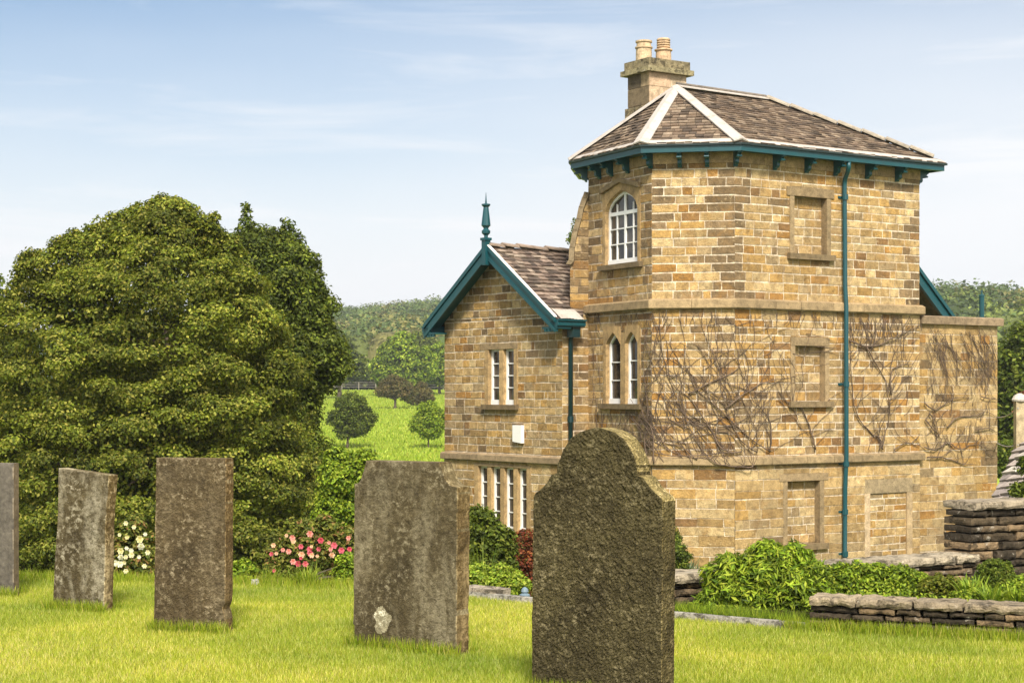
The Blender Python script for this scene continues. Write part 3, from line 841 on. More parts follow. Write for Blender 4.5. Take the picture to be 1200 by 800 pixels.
def strip(m, a, b_, w, th, tint=(1, 1, 1), lift=0.02, seg=1, nose=0.0, wa=None):
    """a saddle-shaped flashing along a hip or ridge"""
    a = np.array(a, float); b_ = np.array(b_, float); d = (b_ - a) / np.linalg.norm(b_ - a)
    s_ = np.cross(d, [0, 0, 1]); s_ /= np.linalg.norm(s_); up = np.cross(s_, d)
    wa = wa or w
    for i in range(seg):
        p0 = a + (b_ - a) * i / seg; p1 = a + (b_ - a) * ((i + 1) / seg) - d * (0.006 if seg > 1 else 0)
        w0 = wa + (w - wa) * i / seg; w1 = wa + (w - wa) * (i + 1) / seg
        e1 = lift + random.uniform(0, nose); 
        def ring(p, w_, l): return [p - s_ * w_ + up * (l - w_ * 0.30), p + up * (l + 0.012), p + s_ * w_ + up * (l - w_ * 0.30), p + s_ * w_ + up * (l - w_ * 0.30 - th), p + up * (l - th), p - s_ * w_ + up * (l - w_ * 0.30 - th)]
        A = ring(p0, w0, e1 + nose); B = ring(p1, w1, e1)
        c = tuple(np.clip(np.array(tint) * random.uniform(0.9, 1.1), 0, 1))
        m.add(A + B, [(j, (j + 1) % 6, 6 + (j + 1) % 6, 6 + j)[::-1] for j in range(6)] + [tuple(range(6)), tuple(range(11, 5, -1))], c)
hp = MB()
for q in (5, 0, 1, 2):
    strip(hp, E6[q] + np.array([0, 0, 0.02]), apex + np.array([0, 0, 0.03]), 0.115, 0.02, lift=0.05, wa=0.15)
strip(hp, apex + np.array([0, 0, 0.03]), rend + np.array([0, 0, 0.03]), 0.14, 0.02, lift=0.05)
hp.build('lead_hip', M['lead'], roof)
rp = MB()
rp.tube([apex + np.array([0, 0, 0.10]), rend + np.array([0, 0, 0.10])], 0.035, 8, (0.2, 0.17, 0.14)); rp.build('ridge_roll', M['tile'], roof)
ht = MB()
strip(ht, rend + np.array([0, 0, 0.02]), E6[3] * 0.93 + rend * 0.07 + np.array([0, 0, 0.02]), 0.13, 0.03, (0.36, 0.31, 0.24), 0.06, 7, 0.03)
strip(ht, rend + np.array([0, 0, 0.02]), E6[4] * 0.93 + rend * 0.07 + np.array([0, 0, 0.02]), 0.13, 0.03, (0.36, 0.31, 0.24), 0.06, 7, 0.03)
ht.build('hip_tile', M['tile'], roof)
ea = MB()
for i in range(6):
    a, b_ = E6[i], E6[(i + 1) % 6]
    pk = apex if i not in (3,) else rend
    ia = a + (apex if i in (0, 1, 2, 5) or i == 5 else rend) * 0 
    ca = (apex if i in (5, 0, 1, 2) else rend); cb = (apex if (i + 1) % 6 in (5, 0, 1, 2) else rend)
    up = np.array([0, 0, 0.042])
    A2 = a + (ca - a) * 0.035; B2 = b_ + (cb - b_) * 0.035
    ea.add([a + up * 0.6, b_ + up * 0.6, B2 + up, A2 + up, a, b_], [(0, 1, 2, 3), (4, 5, 1, 0)])
ea.build('eaves_flashing', M['lead'], roof)

# --- chimney stack on the rear wall
ch_c = axis_m + Cd * 3.35 + Nn * 2.05
px_ctr = 600 + ch_c[0] / ch_c[1] * 2000
t_ = 0.0
for k in range(60):                        # slide along the rear wall to its place
    p_ = axis_m + Cd * t_ + Nn * 2.15
    if 600 + p_[0] / p_[1] * 2000 > 768: break
    t_ += 0.05
ch_c = p_
def chz(py): return EYE + (460 - py) / 2000 * ch_c[1]
def stack_ring(m, w, d, z0, z1, tint):
    a = ch_c - Cd * w / 2 - Nn * d / 2
    pts = [a, a + Cd * w, a + Cd * w + Nn * d, a + Nn * d]
    m.hexa([(*p, z0) for p in pts] + [(*p, z1) for p in pts], tint)
chm = MB()
CW, CDp = 0.98, 0.72
f_front = Face(ch_c - Cd * CW / 2 - Nn * CDp / 2, ch_c + Cd * CW / 2 - Nn * CDp / 2)
f_side = Face(ch_c - Cd * CW / 2 + Nn * CDp / 2, ch_c - Cd * CW / 2 - Nn * CDp / 2)
stack_ring(chm, CW - 0.02, CDp - 0.02, relz(3.5), chz(88), (0.52, 0.41, 0.26))
for i, (zz0, zz1) in enumerate([(chz(150), chz(127)), (chz(126.5), chz(106)), (chz(105.5), chz(88))]):
    cut = random.uniform(0.35, 0.65) * CW
    f_front.box(chm, 0, cut - 0.004, zz0, zz1, -0.03, 0.012, (0.58 + 0.03 * i, 0.45, 0.29)); f_front.box(chm, cut + 0.004, CW, zz0, zz1, -0.03, 0.009, (0.62, 0.48, 0.32))
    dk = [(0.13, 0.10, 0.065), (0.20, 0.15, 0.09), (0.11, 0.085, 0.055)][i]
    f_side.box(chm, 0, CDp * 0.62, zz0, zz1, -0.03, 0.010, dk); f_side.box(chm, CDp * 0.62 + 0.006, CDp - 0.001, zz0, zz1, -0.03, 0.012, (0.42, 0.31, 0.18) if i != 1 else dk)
stack = chm.build('chimney', M['dressed'], house)
cp = MB()
stack_ring(cp, CW + 0.10, CDp + 0.10, chz(140), chz(128), (0.30, 0.24, 0.14))
stack_ring(cp, CW + 0.24, CDp + 0.24, chz(90), chz(84), (0.34, 0.29, 0.16)); stack_ring(cp, CW + 0.12, CDp + 0.12, chz(84) + 0.001, chz(74), (0.28, 0.23, 0.13))
cp.build('chimney_cap', M['rubble'], stack)
for k, (px, yt) in enumerate(((754.5, 48), (777.5, 45))):
    f_ = Face(ch_c - Cd * CW, ch_c + Cd * CW)
    u = f_.uz(px, 80)[0]; q = f_.P(u, 0)[:2]
    zb = chz(74.5); zt = EYE + (460 - yt) / 2000 * q[1]; H = zt - zb
    m = MB()
    if k == 0:
        m.lathe((*q, zb), [(0.17, 0), (0.165, H * 0.62), (0.185, H * 0.63), (0.185, H * 0.69), (0.155, H * 0.70), (0.15, H * 0.90), (0.175, H * 0.91), (0.175, H * 0.985), (0.12, H)], 20, (0.56, 0.42, 0.26))
    else:
        pr = [(0.17, 0), (0.16, H * 0.5), (0.19, H * 0.51), (0.19, H * 0.56), (0.14, H * 0.58)]
        for j in range(4):
            b0 = 0.60 + j * 0.09
            pr += [(0.12, H * b0), (0.12, H * (b0 + 0.03)), (0.145, H * (b0 + 0.035)), (0.145, H * (b0 + 0.08))]
        pr += [(0.12, H * 0.985), (0.07, H)]
        m.lathe((*q, zb), pr, 20, (0.58, 0.41, 0.25))
    m.build('chimney_pot', M['dressed'], stack, False)

# --- wing
NG = FG.n
zRw = relz(2.95); ov, eo_w = 0.35, 0.22
half = FG.L / 2
zEw = relz(1.40)
slope = (zRw - zEw) / (half + eo_w)
wg = MB()
zwall = zEw + slope * eo_w
def clip_g(k0, k1):
    if k1 < zwall: return -1, 99
    o = (k1 - zwall) / slope
    return o + 0.0, FG.L - o
masonry(wg, FG, 0, FG.L, zLw, zwall, holesG, W_wing, (0.15, 0.175), (0.2, 0.42), dark_u=[(FG.L * 0.5, FG.L, 0.04)])
masonry(wg, FG, 0, FG.L, zwall, zRw - 0.05, [], W_wing, (0.15, 0.175), (0.2, 0.42), clip=clip_g, sheet=False, dark_u=[(FG.L * 0.5, FG.L, 0.12)])
FG_tri = [FG.P(0, zwall), FG.P(FG.L, zwall), FG.P(half, zRw)]
wg.add(FG_tri, [(0, 1, 2)], MORTAR)
masonry(wg, FG, 0, FG.L, HB, zLw - 0.001, holesG, W_light, (0.15, 0.2), (0.25, 0.5), off=0.01)
masonry(wg, FS, 0, FS.L, HB, zEw + 0.15, [], W_wing, (0.15, 0.18), (0.2, 0.35), dark_u=[(0.35, 0.5, 0.25)])
wing_wall = wg.build('wing_wall', M['house'], house)
wb = MB()
ribbon(wb, [wl, wr, al], [(0, zLw), (0.07, zLw), (0.08, zLw + 0.012), (0.08, zLw + 0.12), (0.03, zLw + 0.145), (0, zLw + 0.15)], (0.33, 0.24, 0.14), (0.06, -0.05), seg=0.9, jitter=0.15)
wb.build('string_course', M['dressed'], house)
# left side and rear of the wing
lw_ = MB(); back = wl + Sd * 3.4
f_ = Face(back, wl); masonry(lw_, f_, 0, f_.L, HB, zEw + 0.15, [], W_wing, (0.16, 0.2), (0.3, 0.5)); lw_.build('rear_wall', M['house'], house)
# roof planes
rid0 = np.array([*(FG.P(half, 0, ov)[:2]), zRw + 0.02]); rid1 = rid0 + np.array([*Sd, 0]) * 3.4
er0 = np.array([*(FG.P(FG.L + eo_w, 0, ov)[:2]), zEw]); er1 = er0 + np.array([*Sd, 0]) * 0.68
el0 = np.array([*(FG.P(-eo_w, 0, ov)[:2]), zEw]); el1 = el0 + np.array([*Sd, 0]) * 3.4
rm = MB()
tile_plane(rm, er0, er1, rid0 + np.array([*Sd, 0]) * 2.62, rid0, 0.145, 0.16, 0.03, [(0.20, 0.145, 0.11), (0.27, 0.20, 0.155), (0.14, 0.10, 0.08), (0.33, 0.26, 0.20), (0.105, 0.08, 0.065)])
tile_plane(rm, el1, el0, rid0, rid1, 0.15, 0.17, 0.03)
wroof = rm.build('roof', M['tile'], house)
rr_ = MB(); strip(rr_, rid0, rid1, 0.12, 0.03, (0.33, 0.25, 0.19), 0.05, 9, 0.025); rr_.build('ridge_tile', M['tile'], wroof)
ap = MB()
sl_v = (rid0 - er0) / np.linalg.norm(rid0 - er0)
nrm_r = np.cross(er1 - er0, sl_v); nrm_r /= np.linalg.norm(nrm_r); nrm_r = nrm_r * (1 if nrm_r[2] > 0 else -1)
q0 = er0 + np.array([*Sd, 0]) * 0.10
ln_ = 7
for i in range(ln_):
    a = q0 + (er1 - q0) * i / ln_; b_ = q0 + (er1 - q0) * (i + 1) / ln_
    h0 = 0.045 + random.uniform(0, 0.02); hh = 0.34
    ap.add([a + nrm_r * h0 - sl_v * 0.02, b_ + nrm_r * (h0 + .01) - sl_v * 0.02, b_ + sl_v * hh + nrm_r * 0.045, a + sl_v * hh + nrm_r * 0.05], [(0, 1, 2, 3)], (1, 1, 1))
ap.build('lead_apron', M['lead'], wroof)
# bargeboards, soffit, finial
def slab(m, A, B, off0, off1, top, bot, ext_n0, ext_n1):
    """board between two points on the rake, between two distances in front of the gable"""
    A = np.array(A); B = np.array(B)
    nn = np.array([*NG, 0])
    vs = [A + nn * ext_n1 + [0, 0, bot], B + nn * ext_n1 + [0, 0, bot], B + nn * ext_n0 + [0, 0, bot], A + nn * ext_n0 + [0, 0, bot],
          A + nn * ext_n1 + [0, 0, top], B + nn * ext_n1 + [0, 0, top], B + nn * ext_n0 + [0, 0, top], A + nn * ext_n0 + [0, 0, top]]
    m.hexa(vs)
AP = np.array(FG.P(half, zRw)); LE = np.array(FG.P(-eo_w - 0.02, zEw - 0.015)); RE = np.array(FG.P(FG.L + eo_w + 0.02, zEw - 0.015))
for A, B in ((LE, AP), (AP, RE)):
    m = MB(); slab(m, A, B, 0, 0, 0.045, -0.20, ov - 0.03, ov + 0.02)
    slab(m, A, B, 0, 0, 0.075, -0.02, ov + 0.021, ov + 0.05)
    slab(m, A, B, 0, 0, -0.15, -0.225, ov + 0.021, ov + 0.035)
    slab(m, A, B, 0, 0, -0.05, -0.075, 0.03, ov - 0.031)
    m.build('bargeboard', M['teal'], house)
m = MB(); slab(m, AP, RE, 0, 0, 0.095, 0.078, ov - 0.02, ov + 0.05); m.build('lead_apron', M['white'], house)
fi = MB(); fp = np.array(FG.P(half, 0, ov + 0.03)[:2])
zf = zRw
fi.box((*fp, zf - 0.10), (0.13, 0.13, 0.52), rz=R(37.5))
fi.box((*fp, zf + 0.17), (0.17, 0.17, 0.05), rz=R(37.5))
fi.lathe((*fp, zf + 0.195), [(0.04, 0), (0.04, 0.05), (0.085, 0.09), (0.09, 0.14), (0.05, 0.18), (0.05, 0.20), (0.095, 0.25), (0.09, 0.30), (0.055, 0.60), (0.05, 0.62), (0.09, 0.66), (0.09, 0.685), (0.02, 0.70), (0.012, 0.80), (0.004, 0.92)], 12)
fi.build('finial', M['teal'], house)
# gutters of the wing, with boxed ends
for sgn, E, l0 in ((1, FG.L + eo_w, 0.70), (-1, -eo_w, 3.4)):
    gm_ = MB()
    p = np.array(FG.P(E + sgn * 0.03, 0, ov + 0.02)[:2]); Lg = l0
    dn = -Gd * sgn
    a = p; b_ = p + Sd * Lg
    for z0_, z1_, w0, w1 in ((zEw - 0.10, zEw - 0.01, -0.16, 0.07), (zEw - 0.125, zEw - 0.101, -0.22, 0.045), (zEw - 0.009, zEw + 0.02, -0.10, 0.10)):
        q = [a + dn * w0, a + dn * w1, b_ + dn * w1, b_ + dn * w0]
        gm_.hexa([(*v, z0_) for v in q] + [(*v, z1_) for v in q])
    q = [p + dn * -0.42 , p + dn * 0.03, p + dn * 0.03 + Sd * 0.36, p + dn * -0.42 + Sd * 0.30]
    gm_.hexa([(*v, zEw - 0.16) for v in q] + [(*v, zEw - 0.126) for v in q])
    # scalloped corner bracket
    for j in range(4):
        c = p + dn * (-0.03 - 0.10 * j)
        gm_.box((*(c + Sd * 0.03), zEw - 0.185 - 0.0 * j), (0.07, 0.05, 0.06), rz=R(127.5))
    gm_.build('gutter', M['teal'], house)
# --- chimney breast rising behind the wing roof
q0_ = np.array([1.13, 33.66]); Fq = Face(q0_, al)
cur = [(668, 400), (668, 309), (671, 306), (672, 290), (676, 270), (680, 257), (683, 243), (687, 232), (689.5, 226)]
cu = [Fq.uz(a, b_) for a, b_ in cur]
poly = cu + [(Fq.L, cu[-1][1]), (Fq.L, cu[0][1])]
brm = MB()
Ad2 = Face(bc2, al).d * -1
def brp(u, z, back): 
    p = Fq.a + Fq.d * u + Ad2 * back
    return (p[0], p[1], z)
n_ = len(poly)
brm.add([brp(u, z, 0) for u, z in poly] + [brp(u, z, 1.0) for u, z in poly], [tuple(range(n_))[::-1]] + [(i, (i + 1) % n_, n_ + (i + 1) % n_, n_ + i) for i in range(n_)], (0.42, 0.31, 0.19))
def clip_b(k0, k1):
    zs_ = [c[1] for c in cu[1:]]; us_ = [c[0] for c in cu[1:]]
    return float(np.interp(k1, zs_, us_)), Fq.L - 0.005
masonry(brm, Fq, 0, Fq.L, cu[0][1], cu[-1][1], [], [2, 1, 3, 2, 3, 1, 1.5, 3], (0.14, 0.18), (0.15, 0.3), clip=clip_b, off=0.004, sheet=False)
brs = brm.build('chimney_breast', M['house'], house)
cpm = MB()
for (a, b_) in zip(cu[1:-1], cu[2:]):
    cpm.hexa([brp(a[0] - 0.075, a[1] - .01, -0.09), brp(a[0] + 0.03, a[1] - .02, -0.09), brp(a[0] + 0.03, a[1], 1.0), brp(a[0] - 0.075, a[1], 1.0),
              brp(b_[0] - 0.075, b_[1] + 0.01, -0.09), brp(b_[0] + 0.03, b_[1], -0.09), brp(b_[0] + 0.03, b_[1], 1.0), brp(b_[0] - 0.075, b_[1], 1.0)], (0.26, 0.2, 0.12))
cpm.build('coping', M['dressed'], brs)

# --- annex
zX = relz(1.53)
xm_ = MB(); masonry(xm_, FX, 0.0, FX.L, HB, zX - 0.14, [], W_light, (0.15, 0.19), (0.25, 0.6), gap=0.012, dark_u=[(1, 3, 0.04)])
fxs = Face(FX.b, FX.b + Nn * 2.6); masonry(xm_, fxs, 0, fxs.L, HB, zX - 0.14, [], W_light, (0.16, 0.2), (0.3, 0.6))
fxt = [FX.P(0, zX - 0.02), FX.P(FX.L, zX - 0.02), (*(FX.b + Nn * 2.6), zX - 0.02), (*(FX.a + Nn * 2.6), zX - 0.02)]
xm_.add(fxt, [(0, 1, 2, 3)], (0.2, 0.18, 0.15))
xm_.build('annex_wall', M['house'], house)
xc = MB(); ribbon(xc, [FX.a, FX.b, FX.b + Nn * 2.6], [(-0.2, zX - 0.15), (0.09, zX - 0.15), (0.10, zX - 0.01), (0.06, zX + 0.015), (-0.2, zX + 0.015)], (0.29, 0.21, 0.13), (-0.03, 0), seg=0.7, jitter=0.15)
xc.build('coping', M['dressed'], house)
# rear gable seen over the annex: bargeboard, roof slope behind it, and a teal post
rg = MB()
Frg = Face(cr_ + Nn * 2.4 - Cd * 1.0, cr_ + Nn * 2.4 + Cd * 3.0)
pA = Frg.uz(1070, 308); pB = Frg.uz(1122, 380)
dz_ = pB[1] - pA[1]; du_ = pB[0] - pA[0]
pT = (pA[0] - 1.2, pA[1] - 1.2 * dz_ / du_)
pLo = (pB[0] + 0.1, pB[1] + 0.1 * dz_ / du_)
Frg.prism(rg, [pT, (pT[0], pT[1] - 0.30), (pLo[0], pLo[1] - 0.30), pLo][::1], -0.04, 0.02)
Frg.prism(rg, [(pT[0], pT[1] + 0.05), (pT[0], pT[1] - 0.05), (pLo[0], pLo[1] - 0.05), (pLo[0], pLo[1] + 0.05)], 0.021, 0.07)
Frg.prism(rg, [(pT[0], pT[1] - 0.24), (pT[0], pT[1] - 0.31), (pLo[0], pLo[1] - 0.31), (pLo[0], pLo[1] - 0.24)], 0.021, 0.045)
rg.build('bargeboard', M['teal'], house)
rr2 = MB()
A = [np.array(Frg.P(*p, -0.045)) for p in (pT, pLo)]; Bk = [p + np.array([*Nn, 0]) * 3.0 for p in A]
rr2.add([A[0], A[1], Bk[1], Bk[0]], [(0, 1, 2, 3)], (0.15, 0.11, 0.08))
A2 = [np.array(Frg.P(pT[0] - (pLo[0] - pT[0]) , pLo[1], -0.045)), A[0]]; B2 = [p + np.array([*Nn, 0]) * 3.0 for p in A2]
rr2.add([A2[0], A2[1], B2[1], B2[0]], [(0, 1, 2, 3)], (0.15, 0.11, 0.08))
rr2.build('roof', M['tile'], house)
gw = MB(); Frg.prism(gw, [(pT[0] - 1.6, HB + 0.1), (pT[0] + 2.1, HB + 0.1), (pLo[0] - 0.3, pLo[1] - 0.05), (pT[0], pT[1] - 0.2), (pT[0] - 1.6, pLo[1])][::-1], -0.5, -0.45, (0.4, 0.3, 0.18)); gw.build('rear_wall', M['house'], house)
ps = MB(); f2 = Face(FX.a + Nn * 1.5, FX.b + Nn * 1.5); uu, zz = f2.uz(1150.5, 343); q = f2.P(uu, 0)[:2]
ps.lathe((*q, zX - 0.03), [(0.055, 0), (0.055, zz - zX - 0.06), (0.065, zz - zX - 0.05), (0.065, zz - zX - 0.02), (0.02, zz - zX + 0.0), (0.012, zz - zX + 0.09)], 8)
ps.build('vent_post', M['teal'], house)

# --- drainpipes
dp = MB()
ut = FC.uz(985, 205)[0]
zt = zEb - 0.02
xb = FC.uz(989.5, 500, 0.08)[0]
pp = [FC.P(xb - 0.10, zt + 0.02, 0.30), FC.P(xb - 0.10, zt - 0.09, 0.30), FC.P(xb - 0.05, zt - 0.17, 0.22), FC.P(xb, zt - 0.28, 0.10), FC.P(xb, zt - 0.42, 0.085), FC.P(xb, zU + 0.5, 0.10), FC.P(xb, zU + 0.1, 0.13), FC.P(xb, zL + 0.12, 0.135), FC.P(xb, zL - 0.5, 0.10), FC.P(xb, relz(-3.15), 0.09), FC.P(xb, relz(-3.3), 0.16)]
dp.tube(pp, 0.045, 10)
dr = dp.build('drainpipe', M['teal'], house, True)
for py in (232, 450, 543, 599, 648):
    c = MB(); z = FC.uz(990, py)[1]; o = float(np.interp(z, [zL - 0.5, zL + 0.12, zU + 0.1, zU + 0.5], [0.10, 0.135, 0.13, 0.10]))
    c.tube([FC.P(xb, z - 0.05, o), FC.P(xb, z + 0.05, o)], 0.06, 10); FC.box(c, xb - 0.10, xb + 0.10, z - 0.02, z + 0.02, 0.0, 0.03)
    c.build('pipe_collar', M['teal'], dr)
dp = MB(); u_ = FS.uz(668.5, 450, 0.07)[0]
dp.tube([FS.P(u_, zEw - 0.10, 0.2), FS.P(u_, zEw - 0.2, 0.2), FS.P(u_, zEw - 0.35, 0.08), FS.P(u_, HB + 0.1, 0.075)], 0.045, 10)
dk = mat_paint('dark green pipe paint', (0.006, 0.028, 0.032), 0.35, 0.3)
dr = dp.build('drainpipe', dk, house, True)
c = MB(); z = relz(-0.52); c.tube([FS.P(u_, z - 0.06, 0.075), FS.P(u_, z + 0.06, 0.075)], 0.06, 10); c.build('pipe_collar', dk, dr)
c = MB(); FS.box(c, u_ - 0.09, u_ + 0.09, zEw - 0.32, zEw - 0.12, 0.08, 0.26); c.build('hopper', dk, dr)
# alarm box on the gable
ub, zb = FG.uz(610, 509); bx = MB()
FG.prism(bx, [(ub - 0.14, zb - 0.14), (ub + 0.14, zb - 0.17), (ub + 0.14, zb + 0.19), (ub - 0.14, zb + 0.19)], 0.016, 0.10)
bx.build('alarm_box', M['white'], house)
# climbing greenery on the chimney breast
P = []
for (px, py, r) in ((676, 262, 6), (672, 277, 5), (674, 270, 5), (669, 283, 4)):
    c = at(px, py, 33.8); P.append(c + rng.normal(0, 1, (120, 3)) * r / 2000 * 33 * 0.55)
P = np.vstack(P)
V, F = leaves(P, unit(rng.normal(size=P.shape) + [0, -0.6, 0.5]), 0.055, 0.04, 0, 0.3)
np_mesh('ivy_clump', V, F, M['leaf'], None, tint_mix(len(P), *GREENS['mid']), origin=tuple(P.mean(0)))
tag(bpy.data.objects['ivy_clump'], 'small green tuft growing on the curved coping behind the wing roof', 'ivy')

# ------------------------------------------------------------------ bare climbers
def facefor(px): return FA if px < 764 else FB if px < 863 else FC if px < 1082 else FX
def onwall(px, py, o):
    f = facefor(px); u, z = f.uz(px, py, o)
    oo = o
    if abs(z - zL - 0.07) < 0.14 and f is not FX: oo = o + 0.075
    return f.P(u, z, oo)
Z8 = lambda pts: [(660 + 0.3667 * x, 340 + 0.3667 * y) for x, y in pts]
Z6 = lambda pts: [(840 + 0.3 * x, 360 + 0.3 * y) for x, y in pts]
VL = [Z8([(600, 560), (580, 565), (520, 560), (470, 540), (430, 490), (400, 430), (380, 380), (330, 330), (300, 280)]),
      Z8([(570, 515), (480, 522), (400, 528), (300, 520), (250, 480), (200, 462), (150, 470)]),
      Z8([(660, 515), (620, 490), (560, 440), (500, 380), (440, 330), (380, 290), (300, 250), (270, 200)]),
      Z8([(620, 520), (580, 490), (545, 440), (520, 370), (500, 300), (490, 240), (470, 180)]),
      Z8([(660, 515), (665, 450), (650, 400), (600, 340), (590, 280)]),
      Z8([(805, 510), (790, 450), (770, 390), (745, 370), (700, 350)]),
      Z8([(430, 540), (380, 500), (330, 490), (290, 470), (240, 400), (210, 330)]),
      Z8([(545, 520), (500, 500), (470, 440), (440, 400), (400, 340), (350, 300), (320, 210), (310, 130)]),
      Z8([(270, 550), (262, 480), (270, 400), (262, 300), (256, 220), (262, 140)]),
      Z8([(290, 550), (285, 450), (250, 380), (280, 300), (275, 200), (250, 120)]),
      Z8([(520, 380), (580, 330), (650, 290), (720, 280)]), Z8([(400, 330), (460, 300), (560, 250), (540, 200)])]
VR = [Z8([(1010, 510), (1015, 480), (960, 430), (930, 370), (925, 310), (915, 250), (920, 200), (915, 150)]),
      Z8([(915, 160), (970, 180), (1020, 170), (1070, 145), (1110, 125), (1140, 120)]),
      Z8([(970, 180), (1000, 240), (1030, 290), (1040, 350), (1045, 400)]),
      Z8([(1045, 330), (1050, 260), (1080, 240), (1120, 235)]),
      Z8([(1020, 510), (1025, 470), (1040, 420), (1045, 350)]),
      Z8([(1050, 515), (1090, 490), (1130, 495), (1150, 505)]), Z8([(985, 190), (1000, 130), (990, 90)])]
VX = [Z6([(810, 545), (850, 555), (910, 530), (950, 555), (1000, 535), (1050, 545), (1090, 555)]),
      Z6([(820, 585), (880, 585), (960, 610), (1020, 615)]), Z6([(900, 470), (940, 430), (1000, 425), (1050, 410), (1095, 425)]),
      Z6([(812, 372), (850, 400), (890, 380), (930, 355), (1000, 355)]), Z6([(830, 410), (850, 450), (855, 500), (860, 540)]),
      Z6([(1030, 350), (1095, 360)]), Z6([(815, 440), (860, 490), (880, 520)]), Z6([(1010, 480), (1060, 470), (1095, 490)])]
def smooth_path(p, k=4):
    p = np.array(p, float); out = []
    for i in range(len(p) - 1):
        p0 = p[max(i - 1, 0)]; p1 = p[i]; p2 = p[i + 1]; p3 = p[min(i + 2, len(p) - 1)]
        for j in range(k):
            t = j / k
            out.append(0.5 * ((2 * p1) + (-p0 + p2) * t + (2 * p0 - 5 * p1 + 4 * p2 - p3) * t * t + (-p0 + 3 * p1 - 3 * p2 + p3) * t ** 3))
    out.append(p[-1]); out = np.array(out)
    return out + rng.normal(0, 0.45, out.shape)
def vine(mains, twigs, label, r_main, box):
    stems = MB(); tw = MB()
    allp = []
    for k, ml in enumerate(mains):
        sp_ = smooth_path(ml); allp.append(sp_)
        pts = [onwall(x, y, 0.05 + 0.02 * math.sin(i * 0.7)) for i, (x, y) in enumerate(sp_)]
        n = len(pts); r0 = r_main * random.uniform(0.75, 1.1)
        stems.tube(pts, [r0 * (1 - 0.72 * i / n) for i in range(n)], 6)
    allp_ = np.vstack(allp)
    for (n, sx, sy, dx, dy, L, jit, rad) in twigs:
        for _ in range(n):
            if sx is None:
                p = allp_[random.randrange(len(allp_))].copy(); 
            else: p = np.array([random.uniform(*sx), random.uniform(*sy)])
            ang = math.atan2(dy, dx) + random.gauss(0, jit)
            pts = []; steps = int(random.uniform(0.5, 1.2) * L / 4)
            for s_ in range(max(steps, 3)):
                if not (box[0] < p[0] < box[1] and box[2] < p[1] < box[3]): break
                if 705 < p[0] < 749 and 380 < p[1] < 482: break
                pts.append(onwall(p[0], p[1], 0.032 + 0.008 * math.sin(s_)))
                ang += random.gauss(0, 0.22); ang += 0.12 * (math.atan2(dy, dx) - ang)
                p = p + np.array([math.cos(ang), math.sin(ang)]) * 4
            if len(pts) > 2: tw.tube(pts, [rad * (1 - 0.6 * i / len(pts)) for i in range(len(pts))], 4, cap=False)
    p0 = onwall(*allp[0][0], 0.05)
    root = empty('climbing_vine', (p0[0], p0[1], p0[2]), label, 'climbing plant', 'bare climbers on the house wall')
    stems.build('stem', M['vine'], root, True); tw.build('twig', M['vine'], root, True)
vine(VL, [(170, None, None, -0.3, -1, 60, 0.7, 0.006), (40, (700, 775), (480, 545), 0.05, -1, 90, 0.35, 0.006), (22, (748, 775), (380, 540), 0.0, -1, 60, 0.3, 0.006), (60, (770, 930), (370, 470), 0.2, 1, 60, 0.7, 0.0055), (34, (760, 900), (500, 545), -0.8, -0.7, 130, 0.4, 0.0075), (30, (770, 980), (380, 530), 1, -0.2, 90, 0.5, 0.0065), (60, (695, 985), (366, 372), 0.1, 1, 24, 0.35, 0.006), (12, (690, 706), (385, 540), 0.0, -1, 60, 0.3, 0.006)],
     'wide tangle of bare brown stems left of the tall drainpipe and round the canted corner', 0.0155, (691, 985, 364, 552))
vine(VR, [(70, None, None, 0.0, -1, 45, 0.7, 0.006), (30, (995, 1078), (390, 530), 0.3, -1, 60, 0.7, 0.006), (40, (995, 1080), (370, 380), 0.1, 1, 40, 0.4, 0.007)], 'bare stems right of the tall drainpipe, with one hooked branch reaching the annex coping', 0.0155, (993, 1080, 369, 552))
vine(VX, [(50, None, None, 0.0, -1, 30, 0.7, 0.006), (90, (1084, 1166), (384, 420), 0.35, 1, 70, 0.25, 0.0058), (60, (1084, 1166), (430, 540), 0.2, -1, 30, 0.5, 0.007)], 'bare stems with fine slanting twigs covering the plain annex wall', 0.0155, (1083, 1169, 383, 580))

